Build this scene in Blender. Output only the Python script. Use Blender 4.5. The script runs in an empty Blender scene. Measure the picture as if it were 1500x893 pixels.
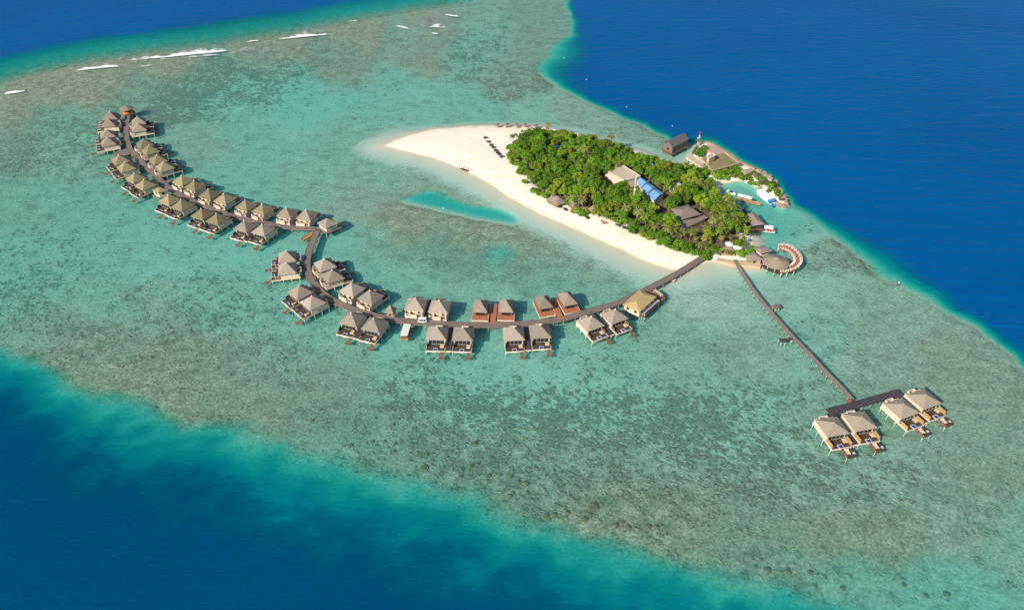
import bpy, math, random
import numpy as np
from math import radians as R, sin, cos, pi

ONES = ['', 'first', 'second', 'third', 'fourth', 'fifth', 'sixth', 'seventh', 'eighth', 'ninth', 'tenth', 'eleventh', 'twelfth', 'thirteenth', 'fourteenth', 'fifteenth', 'sixteenth', 'seventeenth', 'eighteenth', 'nineteenth']
TENS = {2: ('twentieth', 'twenty'), 3: ('thirtieth', 'thirty'), 4: ('fortieth', 'forty'), 5: ('fiftieth', 'fifty'), 6: ('sixtieth', 'sixty')}
def nth(n):
    if n < 20: return ONES[n]
    t, u = divmod(n, 10); return TENS[t][0] if u == 0 else TENS[t][1]+'-'+ONES[u]
# ---------------------------------------------------------------- camera, sky, sun
S = bpy.context.scene
COL = S.collection
CAM_H = 184.0
F_PX = 1073.0; PITCH = R(38.31); CX, CY = 750.0, 446.5
cam_d = bpy.data.cameras.new('camera'); cam = bpy.data.objects.new('camera', cam_d); COL.objects.link(cam)
cam.location = (0, 0, CAM_H); cam.rotation_euler = (pi/2 - PITCH, 0, 0)
cam_d.sensor_width = 36; cam_d.lens = F_PX/1500*36
cam_d.clip_start = 1; cam_d.clip_end = 60000
S.camera = cam

SUN_EL, SUN_AZ = R(33), R(47)          # shadows fall towards +X +Y (47 deg from +X)
W = bpy.data.worlds.new('World'); S.world = W; W.use_nodes = True
wn = W.node_tree; wn.nodes.clear()
sky = wn.nodes.new('ShaderNodeTexSky'); sky.sky_type = 'NISHITA'; sky.sun_disc = False
sky.sun_elevation = SUN_EL
# direction towards the sun on the ground plane
sx, sy = -cos(SUN_AZ), -sin(SUN_AZ)
sky.sun_rotation = math.atan2(sx, sy)
bg = wn.nodes.new('ShaderNodeBackground'); bg.inputs['Strength'].default_value = 0.095
wo = wn.nodes.new('ShaderNodeOutputWorld')
wn.links.new(sky.outputs[0], bg.inputs[0]); wn.links.new(bg.outputs[0], wo.inputs[0])
sun_d = bpy.data.lights.new('sun', 'SUN'); sun_d.energy = 4.2; sun_d.angle = R(0.5); sun_d.color = (1, .92, .80)
sun = bpy.data.objects.new('sun', sun_d); COL.objects.link(sun)
import mathutils
L = mathutils.Vector((-sx*cos(SUN_EL), -sy*cos(SUN_EL), -sin(SUN_EL)))
sun.rotation_euler = L.to_track_quat('-Z', 'Y').to_euler()
sun.location = (0, 0, 300)
S.view_settings.view_transform = 'Standard'; S.view_settings.look = 'None'
S.view_settings.exposure = 0.45; S.view_settings.gamma = 1
S.render.engine = 'CYCLES'
S.cycles.max_bounces = 8; S.cycles.transparent_max_bounces = 12
S.cycles.diffuse_bounces = 2; S.cycles.glossy_bounces = 2; S.cycles.caustics_reflective = False; S.cycles.caustics_refractive = False

def G(px, py, z=0.0):
    """a place read off the survey photo, as metres on the level plane z"""
    v = py-CY; dn = sin(PITCH)*F_PX + v*cos(PITCH)
    return ((px-CX)/dn*(CAM_H-z), (F_PX*cos(PITCH)-v*sin(PITCH))/dn*(CAM_H-z))
def GA(pts, z=0.0): return [G(p[0], p[1], z) for p in pts]

# ---------------------------------------------------------------- node helpers / materials
def new_mat(name):
    m = bpy.data.materials.new(name); m.use_nodes = True; nt = m.node_tree; nt.nodes.clear()
    out = nt.nodes.new('ShaderNodeOutputMaterial'); return m, nt, out
class N:
    def __init__(s, nt): s.nt = nt
    def n(s, t, **k):
        x = s.nt.nodes.new(t)
        for a, b in k.items(): setattr(x, a, b)
        return x
    def lk(s, a, b): s.nt.links.new(a, b)
    def val(s, sock, v):
        if hasattr(v, 'links'): s.nt.links.new(v, sock)
        else: sock.default_value = v
    def math(s, op, a, b=0.0, clamp=False):
        x = s.n('ShaderNodeMath', operation=op); x.use_clamp = clamp
        s.val(x.inputs[0], a); s.val(x.inputs[1], b); return x.outputs[0]
    def noise(s, vec, scale, detail=3, rough=.55, dist=0.0):
        x = s.n('ShaderNodeTexNoise'); s.lk(vec, x.inputs['Vector']); x.inputs['Scale'].default_value = scale
        x.inputs['Detail'].default_value = detail; x.inputs['Roughness'].default_value = rough
        x.inputs['Distortion'].default_value = dist; return x.outputs['Fac']
    def vor(s, vec, scale, feat='F1'):
        x = s.n('ShaderNodeTexVoronoi', feature=feat); s.lk(vec, x.inputs['Vector']); x.inputs['Scale'].default_value = scale
        return x
    def ramp(s, fac, a, b, smooth=True):
        x = s.n('ShaderNodeMapRange'); x.interpolation_type = 'SMOOTHSTEP' if smooth else 'LINEAR'
        s.val(x.inputs['Value'], fac); s.val(x.inputs['From Min'], a); s.val(x.inputs['From Max'], b); return x.outputs['Result']
    def mix(s, f, a, b):
        x = s.n('ShaderNodeMix', data_type='RGBA'); s.val(x.inputs[0], f); s.val(x.inputs[6], a); s.val(x.inputs[7], b); return x.outputs[2]
    def attr(s, name):
        x = s.n('ShaderNodeAttribute', attribute_name=name); return x.outputs['Fac']
    def cmap(s, vec, sc, rz=0.0, loc=(0,0,0)):
        x = s.n('ShaderNodeMapping'); s.lk(vec, x.inputs[0]); x.inputs['Scale'].default_value = sc
        x.inputs['Rotation'].default_value = (0, 0, rz); x.inputs['Location'].default_value = loc; return x.outputs[0]
def c4(c): return (c[0], c[1], c[2], 1)

def simple(name, col, rough=.8, var=.18, scale=3.0, col2=None, bump=0.0, spec=.3, stripes=None, objvar=0.0):
    """matt surface with two-scale mottling; stripes=(axis, per metre, strength) for planks / thatch courses"""
    m, nt, out = new_mat(name); q = N(nt)
    tc = q.n('ShaderNodeTexCoord').outputs['Object']
    p = q.n('ShaderNodeBsdfPrincipled'); p.inputs['Roughness'].default_value = rough
    p.inputs['Specular IOR Level'].default_value = spec
    a = q.noise(tc, scale, 4, .6); b = q.noise(tc, scale*.22, 2)
    f = q.math('ADD', q.math('MULTIPLY', a, .6), q.math('MULTIPLY', b, .4))
    f = q.ramp(f, .32, .68, False)
    dark = tuple(x*(1-var) for x in col); lite = tuple(min(1, x*(1+var)) for x in (col2 or col))
    c = q.mix(f, c4(dark), c4(lite))
    if stripes:
        sp = q.n('ShaderNodeSeparateXYZ'); q.lk(tc, sp.inputs[0])
        ax = sp.outputs[stripes[0]]
        w = q.math('FRACT', q.math('MULTIPLY', ax, stripes[1])); w = q.ramp(w, .0, .18)
        w = q.math('SUBTRACT', 1.0, q.math('MULTIPLY', q.math('SUBTRACT', 1.0, w), stripes[2]))
        mx = q.n('ShaderNodeMix', data_type='RGBA', blend_type='MULTIPLY'); mx.inputs[0].default_value = 1
        q.lk(c, mx.inputs[6]); cc = q.n('ShaderNodeCombineColor'); [q.lk(w, cc.inputs[i]) for i in range(3)]
        q.lk(cc.outputs[0], mx.inputs[7]); c = mx.outputs[2]
    if objvar:
        oi = q.n('ShaderNodeObjectInfo').outputs['Random']
        hs = q.n('ShaderNodeHueSaturation'); q.lk(c, hs.inputs['Color'])
        q.lk(q.math('ADD', 1-objvar, q.math('MULTIPLY', oi, 2*objvar)), hs.inputs['Value']); c = hs.outputs[0]
    q.lk(c, p.inputs['Base Color'])
    if bump:
        bn = q.n('ShaderNodeBump'); bn.inputs['Strength'].default_value = bump; bn.inputs['Distance'].default_value = .1
        q.lk(a, bn.inputs['Height']); q.lk(bn.outputs[0], p.inputs['Normal'])
    q.lk(p.outputs[0], out.inputs[0]); return m

def leafmat(name, dark, lite, yel, trans=.35):
    m, nt, out = new_mat(name); q = N(nt)
    oi = q.n('ShaderNodeObjectInfo').outputs['Random']
    lv = q.attr('leafv')
    c = q.mix(lv, c4(dark), c4(lite))
    c = q.mix(q.math('MULTIPLY', q.ramp(oi, .55, 1.0), .8), c, c4(yel))
    hs = q.n('ShaderNodeHueSaturation'); q.lk(c, hs.inputs['Color'])
    q.lk(q.math('ADD', .68, q.math('MULTIPLY', q.math('FRACT', q.math('MULTIPLY', oi, 17.3)), .72)), hs.inputs['Value'])
    d = q.n('ShaderNodeBsdfPrincipled'); d.inputs['Roughness'].default_value = .55; d.inputs['Specular IOR Level'].default_value = .25
    q.lk(hs.outputs[0], d.inputs['Base Color'])
    t = q.n('ShaderNodeBsdfTranslucent'); q.lk(hs.outputs[0], t.inputs[0])
    mx = q.n('ShaderNodeMixShader'); mx.inputs[0].default_value = trans
    q.lk(d.outputs[0], mx.inputs[1]); q.lk(t.outputs[0], mx.inputs[2]); q.lk(mx.outputs[0], out.inputs[0]); return m

M = {}
M['thatch_grey'] = simple('thatch_grey', (.29, .245, .20), .95, .2, 5, bump=.8, stripes=(2, 2.6, .22), objvar=.22)
M['thatch_olive'] = simple('thatch_olive', (.235, .20, .115), .95, .24, 4, bump=.8, stripes=(2, 2.6, .22), objvar=.22)
M['thatch_brown'] = simple('thatch_brown', (.265, .21, .165), .95, .22, 4, bump=.8, stripes=(2, 2.6, .22), objvar=.22)
M['thatch_tan'] = simple('thatch_tan', (.32, .265, .205), .95, .14, 5, bump=.4, stripes=(2, 2.6, .12), objvar=.05)
M['thatch_dark'] = simple('thatch_dark', (.24, .19, .155), .95, .2, 4, bump=.5, stripes=(2, 2.2, .2))
M['thatch_gold'] = simple('thatch_gold', (.43, .32, .145), .95, .12, 3, bump=.4, stripes=(2, 3, .12))
M['moss'] = simple('moss', (.20, .18, .075), .95, .22, 1.2, col2=(.25, .21, .10))
M['cream'] = simple('cream', (.64, .545, .42), .8, .06, 3)
M['hut_grey'] = simple('hut_grey', (.19, .145, .12), .85, .2, 3)
M['post_grey'] = simple('post_grey', (.42, .38, .33), .8, .1, 3)
M['white'] = simple('white', (.68, .65, .60), .6, .05, 3)
M['wood_dark'] = simple('wood_dark', (.075, .055, .045), .8, .25, 5, stripes=(0, 5, .3))
M['wood_walk'] = simple('wood_walk', (.19, .145, .125), .85, .2, 1.3)
M['wood_jetty'] = simple('wood_jetty', (.25, .195, .17), .85, .2, 1.3)
M['wood_walk_dark'] = simple('wood_walk_dark', (.060, .052, .062), .85, .2, 1.3)
M['wood_red'] = simple('wood_red', (.40, .145, .075), .75, .15, 3, stripes=(0, 4, .25))
M['wood_brown'] = simple('wood_brown', (.20, .10, .055), .8, .2, 4)
M['wood_gold'] = simple('wood_gold', (.42, .27, .10), .75, .15, 4)
M['shutter'] = simple('shutter', (.22, .07, .045), .7, .15, 4)
M['dark'] = simple('dark', (.02, .02, .025), .6, .1, 4)
M['tan_cloth'] = simple('tan_cloth', (.62, .50, .30), .9, .08, 6)
M['loungerc'] = simple('loungerc', (.07, .06, .06), .9, .2, 6)
M['plaster_tan'] = simple('plaster_tan', (.50, .38, .25), .9, .15, 1.5)
M['flat_tan'] = simple('flat_tan', (.50, .42, .31), .9, .14, .8)
M['pinkdeck'] = simple('pinkdeck', (.42, .28, .23), .9, .15, 1.5)
M['slate'] = simple('slate', (.13, .115, .12), .8, .15, 3, stripes=(2, 3, .2))
M['blue_roof'] = simple('blue_roof', (.17, .36, .58), .5, .12, 1.5)
M['blue_dark'] = simple('blue_dark', (.01, .045, .22), .5, .1, 2)
M['grey_roof'] = simple('grey_roof', (.46, .44, .42), .8, .12, 2)
M['glass_strip'] = simple('glass_strip', (.34, .33, .42), .3, .08, 1)
M['rock'] = simple('rock', (.33, .25, .18), .9, .3, 2, bump=.5)
M['coral'] = simple('coral', (.20, .12, .065), .95, .35, 2.5, col2=(.28, .18, .10))
M['boat_white'] = simple('boat_white', (.82, .82, .80), .3, .03, 2)
M['boat_blue'] = simple('boat_blue', (.05, .25, .52), .35, .05, 2)
M['boat_wood'] = simple('boat_wood', (.42, .24, .12), .6, .15, 3)
M['boat_orange'] = simple('boat_orange', (.62, .24, .06), .6, .1, 3)
M['red'] = simple('red', (.55, .045, .03), .5, .05, 3)
M['metal'] = simple('metal', (.62, .66, .66), .4, .05, 3)
M['trunk'] = simple('trunk', (.20, .16, .12), .9, .2, 3)
M['leaf'] = leafmat('leaf', (.085, .20, .014), (.19, .36, .03), (.30, .34, .03))
M['palm'] = leafmat('palm', (.11, .17, .02), (.26, .31, .06), (.32, .28, .10), .3)
M['drybush'] = leafmat('drybush', (.12, .09, .06), (.22, .17, .12), (.2, .15, .1), .2)
def pool_mat():
    m, nt, out = new_mat('pool_water'); q = N(nt)
    p = q.n('ShaderNodeBsdfPrincipled'); p.inputs['Base Color'].default_value = (.006, .06, .33, 1); p.inputs['Roughness'].default_value = .08
    q.lk(p.outputs[0], out.inputs[0]); return m
M['pool'] = pool_mat()

# ---------------------------------------------------------------- mesh builder
class MB:
    def __init__(s): s.v = []; s.f = []
    def add(s, vs, fs):
        b = len(s.v); s.v += [tuple(x) for x in vs]; s.f += [tuple(i+b for i in f) for f in fs]; return s
    def box(s, x0, x1, y0, y1, z0, z1):
        return s.add([(x0,y0,z0),(x1,y0,z0),(x1,y1,z0),(x0,y1,z0),(x0,y0,z1),(x1,y0,z1),(x1,y1,z1),(x0,y1,z1)],
            [(0,3,2,1),(4,5,6,7),(0,1,5,4),(1,2,6,5),(2,3,7,6),(3,0,4,7)])
    def prism(s, pts, z0, z1):
        pts = ccw(pts); n = len(pts); z1s = z1 if hasattr(z1, '__len__') else [z1]*n
        return s.add([(p[0],p[1],z0) for p in pts]+[(p[0],p[1],z1s[i]) for i, p in enumerate(pts)],
            [tuple(range(n-1,-1,-1)), tuple(range(n,2*n))]+[(i,(i+1)%n,n+(i+1)%n,n+i) for i in range(n)])
    def tube(s, a, b, r0, r1=None, n=7, cap=True):
        r1 = r0 if r1 is None else r1
        a = np.array(a, float); b = np.array(b, float); d = b-a; d /= np.linalg.norm(d)
        u = np.cross(d, (0,0,1) if abs(d[2]) < .9 else (1,0,0)); u /= np.linalg.norm(u); w = np.cross(d, u)
        vs = [a+r0*(cos(t)*u+sin(t)*w) for t in np.arange(n)*2*pi/n]+[b+r1*(cos(t)*u+sin(t)*w) for t in np.arange(n)*2*pi/n]
        fs = [(i,(i+1)%n,n+(i+1)%n,n+i) for i in range(n)]
        if cap: fs += [tuple(range(n-1,-1,-1)), tuple(range(n,2*n))]
        return s.add(vs, fs)
    def roof(s, q, ze, h, ridge=0.0, lip=.28):
        """hipped roof on four eave corners; ridge = share of the long side kept as ridge (0: pyramid)"""
        q = ccw(q); q = [np.array(p, float) for p in q]
        if np.linalg.norm(q[1]-q[0]) < np.linalg.norm(q[2]-q[1]): q = q[1:]+q[:1]
        c = sum(q)/4; ax = ((q[1]-q[0])+(q[2]-q[3]))/4*ridge
        A = c-ax; B = c+ax
        vs = [(p[0],p[1],ze-lip) for p in q]+[(p[0],p[1],ze) for p in q]
        fs = [(3,2,1,0)]+[(i,(i+1)%4,4+(i+1)%4,4+i) for i in range(4)]
        if ridge > 0:
            vs += [(A[0],A[1],ze+h),(B[0],B[1],ze+h)]; fs += [(4,5,9,8),(5,6,9),(6,7,8,9),(7,4,8)]
        else:
            vs += [(c[0],c[1],ze+h)]; fs += [(4,5,8),(5,6,8),(6,7,8),(7,4,8)]
        return s.add(vs, fs)
    def cone(s, c, r, z0, z1, n=24, lip=.25):
        x, y = c; vs = [(x+r*cos(t),y+r*sin(t),z0-lip) for t in np.arange(n)*2*pi/n]+[(x+r*cos(t),y+r*sin(t),z0) for t in np.arange(n)*2*pi/n]+[(x,y,z1)]
        return s.add(vs, [tuple(range(n-1,-1,-1))]+[(i,(i+1)%n,n+(i+1)%n,n+i) for i in range(n)]+[(n+i,n+(i+1)%n,2*n) for i in range(n)])
    def mesh(s, name):
        me = bpy.data.meshes.new(name); me.from_pydata(s.v, [], s.f); me.update(); return me
    def build(s, name, mat, parent=None, smooth=False):
        me = s.mesh(name); me.materials.append(M[mat] if isinstance(mat, str) else mat)
        if smooth: me.polygons.foreach_set('use_smooth', [True]*len(me.polygons))
        o = bpy.data.objects.new(name, me); COL.objects.link(o)
        if parent: o.parent = parent
        return o
def ccw(pts):
    a = sum(pts[i][0]*pts[(i+1) % len(pts)][1]-pts[(i+1) % len(pts)][0]*pts[i][1] for i in range(len(pts)))
    return list(pts) if a > 0 else list(pts)[::-1]
def tag(o, label=None, cat=None, group=None, kind=None):
    if label: o['label'] = label
    if cat: o['category'] = cat
    if group: o['group'] = group
    if kind: o['kind'] = kind
    return o
def thing(name, label, cat, loc=(0,0,0), rz=0, group=None):
    o = bpy.data.objects.new(name, None); COL.objects.link(o); o.location = loc; o.rotation_euler = (0,0,rz)
    o.empty_display_size = .5
    return tag(o, label, cat, group)
def copy_tree(o, kids, parent=None):
    c = o.copy(); COL.objects.link(c); c.parent = parent
    for ch in kids.get(o.name, []): copy_tree(ch, kids, c)
    return c
def kidmap(o):
    k = {}
    def rec(p):
        k[p.name] = list(p.children)
        for c in p.children: rec(c)
    bpy.context.view_layer.update(); rec(o); return k
def rel(pts, c): return [(p[0]-c[0], p[1]-c[1]) for p in pts]
def cen(pts): return (sum(p[0] for p in pts)/len(pts), sum(p[1] for p in pts)/len(pts))
def inset(pts, d):
    c = cen(pts); o = []
    for p in pts:
        l = math.hypot(p[0]-c[0], p[1]-c[1]); k = max(.1, (l-d*1.4)/l); o.append((c[0]+(p[0]-c[0])*k, c[1]+(p[1]-c[1])*k))
    return o
def smooth_path(pts, n=8):
    out = []; P = [np.array(p, float) for p in pts]
    for i in range(len(P)-1):
        p0 = P[max(i-1,0)]; p1 = P[i]; p2 = P[i+1]; p3 = P[min(i+2,len(P)-1)]
        for k in range(n):
            t = k/n; out.append(.5*((2*p1)+(-p0+p2)*t+(2*p0-5*p1+4*p2-p3)*t*t+(-p0+3*p1-3*p2+p3)*t**3))
    out.append(P[-1]); return out

# ---------------------------------------------------------------- sea bed field
REEF = [(845,-75),(826,0),(836,28),(836,50),(812,64),(781,97),(799,118),(850,141),(905,166),(950,188),(978,203),(993,214),(1008,222),(1020,208),(1040,207),(1062,219),(1085,234),(1106,245),
        (1130,260),(1150,284),(1160,298),(1205,335),(1240,360),(1262,378),(1285,402),(1325,425),(1370,446),(1430,480),(1480,525),(1510,560),(1620,690),(1900,1100),
        (1500,960),(1300,890),(1200,862),(1100,838),(1000,806),(950,792),(850,765),(760,735),(650,702),(600,682),(540,668),(470,650),(400,628),(330,610),(280,602),(200,577),(100,540),(0,505),(-80,470),
        (-300,300),(-300,170),(-60,146),(0,128),(60,108),(130,92),(200,83),(300,70),(380,56),(450,46),(520,32),(600,18),(680,6),(740,-40)]
SHORE = [(562,213),(580,205),(600,198),(640,189),(690,184.5),(740,184),(790,184),(830,192),(880,206),(905,213),(935,223),(960,236),(985,244),(1002,249),(1009,241),(1013,228),(1020,212),(1036,208),(1060,220),(1083,236),(1105,246),
         (1128,261),(1142,280),(1151,292),(1153,299),(1147,303.5),(1139,300),(1131,291),(1121,282),(1108,274),(1096,267),(1086,264.5),(1075,265),(1060,268),(1052,275),(1055,285),(1066,295),(1082,304),(1090,313),(1096,325),(1100,340),(1102,352),
         (1100,362),(1112,372),(1116,388),(1090,387),(1060,384),(1040,384),(1022,389),(1008,394),(990,396),(970,391),(950,384),(900,362),(850,338),(800,317),(775,305),(745,288),(715,268),(680,249),(655,239),(630,230),(600,223)]
HOLE = [(580,291),(600,284),(625,276),(645,279),(668,291),(690,298),(730,304),(752,314),(766,326),(750,329),(700,322),(660,312),(620,303),(592,298)]
PT = [(0,180,1.0,.75,.05),(0,150,.8,.85,0),(100,125,.7,.95,0),(170,108,.7,.95,0),(250,92,.7,.9,.1),(400,72,.8,.85,.1),(520,55,.8,.75,.1),(640,30,.9,.7,.2),(520,104,1.0,.85,.05),(620,80,1.0,.75,.05),(700,20,1.5,.6,.2),(780,20,1.6,.6,.1),
 (200,130,1.6,.5,.4),(300,118,1.8,.35,.7),(400,100,1.8,.35,.65),(500,85,1.5,.6,.4),(600,60,1.5,.5,.3),(250,150,1.8,.3,.8),(320,150,2.2,.15,.6),(380,130,2.2,.15,.55),(430,140,2.6,.0,.3),(450,165,2.4,.0,.05),(350,180,2.1,.25,.1),(300,200,1.7,.45,.08),
 (550,120,2.2,.1,.25),(600,140,2.2,.1,.12),(500,150,2.4,.05,.2),(500,190,1.9,.3,.08),(680,80,1.9,.3,.5),(720,50,1.9,.3,.45),(700,25,1.8,.2,.3),(740,110,1.5,.5,.35),(750,124,1.2,.6,.7),(700,150,2.1,.2,.1),(620,170,1.9,.25,.05),(780,60,1.5,.6,.15),(850,160,1.3,.5,.15),(930,195,1.3,.55,.3),(890,175,1.4,.4,.25),(770,160,1.8,.2,.05),
 (30,220,1.5,.6,.5),(80,190,1.8,.4,.45),(100,235,1.8,.4,.4),(30,300,2,.4,.1),(100,290,2.2,.35,.05),(30,380,2.3,.25,.25),(90,380,2.2,.25,.35),(30,430,2.2,.3,.5),(60,465,1.7,.5,.3),(150,330,2.3,.2,.1),(200,370,2.3,.15,.1),(280,380,2.3,.1,.12),(150,420,2,.35,.2),(300,430,2,.3,.4),(230,450,1.6,.5,.35),(370,440,2,.3,.35),
 (120,510,1.3,.75,.3),(250,520,1.2,.75,.3),(200,560,1.1,.85,.1),(350,540,1.3,.7,.2),(420,520,1.7,.4,.4),(450,480,2.1,.2,.2),(400,590,1.3,.75,.15),(480,560,1.3,.7,.1),(470,610,1.6,.7,.2),(520,530,1.7,.5,.1),(560,510,2.2,.1,.08),(500,640,2,.5,.25),(600,560,1.8,.4,.45),(600,610,1.7,.6,.5),(650,550,2.1,.1,.5),(560,640,1.8,.6,.3),
 (350,250,2.1,.25,.03),(450,230,2,.25,.03),(550,250,1.7,.35,.02),(520,295,1.3,.5,.02),(470,260,1.8,.35,.05),(600,330,.85,.75,.02),(700,340,.85,.75,.02),(770,348,.9,.7,.05),(820,360,.9,.65,.02),(870,378,1.2,.5,.02),(560,365,1.8,.5,.05),(640,365,1.9,.65,.1),(700,385,1.9,.65,.05),(800,390,1.8,.6,.05),(880,400,1.6,.5,.02),(930,410,1.4,.4,0),(600,410,1.9,.25,.05),(700,430,1.8,.2,.02),(820,420,2,.25,.02),(900,425,1.9,.35,0),(500,380,2.2,.1,.05),(380,380,2.3,.05,.05),(560,430,2.1,.15,.05),(700,262,1.2,.5,.03),(640,262,1.3,.5,.03),(430,350,2.2,.1,.05),
 (700,530,2.1,.1,.12),(800,540,2.0,.05,.1),(900,530,1.9,.25,.25),(700,590,2.0,.15,.65),(800,590,1.9,.1,.7),(900,600,1.9,.15,.65),(850,560,1.9,.1,.5),(1000,550,1.8,.3,.35),(1000,500,1.7,.4,.05),(950,480,1.8,.35,.05),(1000,420,.9,.15,0),(1040,430,1.0,.2,0),(960,450,1.6,.35,0),(1000,620,1.8,.1,.75),(1100,600,1.8,.2,.5),(1100,650,1.7,.2,.65),(1000,680,1.5,.5,.5),(900,670,1.5,.6,.5),(800,670,1.6,.5,.55),(700,650,1.7,.6,.55),(760,700,1.6,.7,.4),
 (900,730,1.2,.9,.3),(1000,740,1.2,.8,.35),(1100,720,1.4,.6,.5),(1200,700,1.4,.4,.55),(1300,700,1.4,.4,.5),(1100,780,1.4,.8,.2),(1200,780,1.2,.8,.15),(1300,780,1.2,.8,.12),(1400,700,1.3,.65,.1),(1450,640,1.3,.6,.05),(1400,780,1.4,.6,.1),(1480,800,1.8,.4,.1),(1250,840,2.2,.4,.2),(1400,860,2.5,.3,.15),(1150,820,1.8,.6,.25),(1420,500,1.2,.6,.03),(1300,460,1.4,.45,.05),(1200,420,1.6,.1,.02),(1240,440,1.5,.45,.12),(1150,440,1.5,.15,0),(1100,430,1.4,.15,0),(1190,490,1.8,.2,.2),(1100,520,1.5,.45,.1),(1300,540,1.2,.55,.05),(1400,580,1.2,.6,.03),
 (1200,360,1.6,.05,.05),(1150,335,2.6,.05,.3),(1140,318,3.4,.0,.15),(1222,368,1.1,.8,.6),(1100,296,3.0,.0,.02),(1085,285,2.2,.0,.0),(1120,310,3.4,.0,.1),(1250,600,1.6,.5,.15),(1480,570,1.2,.65,.02),(1170,320,2.0,.05,.2),(1260,660,1.5,.4,.3),(1350,640,1.4,.5,.2),(1180,640,1.6,.35,.4)]

def pt_in(x, y, poly):
    inside = np.zeros(x.shape, bool); n = len(poly)
    for i in range(n):
        x0, y0 = poly[i]; x1, y1 = poly[(i+1) % n]
        if y0 == y1: continue
        c = ((y0 > y) != (y1 > y)) & (x < (x1-x0)*(y-y0)/(y1-y0)+x0)
        inside ^= c
    return inside
def pdist(x, y, poly, closed=True):
    d = np.full(x.shape, 1e9); n = len(poly)
    for i in range(n if closed else n-1):
        ax, ay = poly[i]; bx, by = poly[(i+1) % n]; dx, dy = bx-ax, by-ay; l2 = dx*dx+dy*dy+1e-9
        t = np.clip(((x-ax)*dx+(y-ay)*dy)/l2, 0, 1)
        d = np.minimum(d, np.hypot(x-(ax+t*dx), y-(ay+t*dy)))
    return d
rng = np.random.RandomState(5)
def vnoise(x, y, sc, seed=0):
    """value noise on the plane"""
    x = x/sc; y = y/sc; xi = np.floor(x).astype(int); yi = np.floor(y).astype(int); fx = x-xi; fy = y-yi
    fx = fx*fx*(3-2*fx); fy = fy*fy*(3-2*fy)
    def h(a, b):
        n = (a*374761393+b*668265263+seed*144665) & 0x7fffffff; n = (n ^ (n >> 13))*1274126177 & 0x7fffffff
        return ((n ^ (n >> 16)) & 0xffff)/65535.
    return (h(xi,yi)*(1-fx)+h(xi+1,yi)*fx)*(1-fy)+(h(xi,yi+1)*(1-fx)+h(xi+1,yi+1)*fx)*fy
def fbm(x, y, sc, seed=0, o=4):
    s = 0; a = .5; t = 0
    for k in range(o): s = s+a*vnoise(x, y, sc/2**k, seed+k*7); t += a; a *= .55
    return s/t
reefW = GA(REEF); shoreW = GA(SHORE); holeW = GA(HOLE)
def wbump(x, y, px, py, s):
    c = G(px, py); return np.exp(-((x-c[0])**2+(y-c[1])**2)/(2*s*s))
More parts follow.
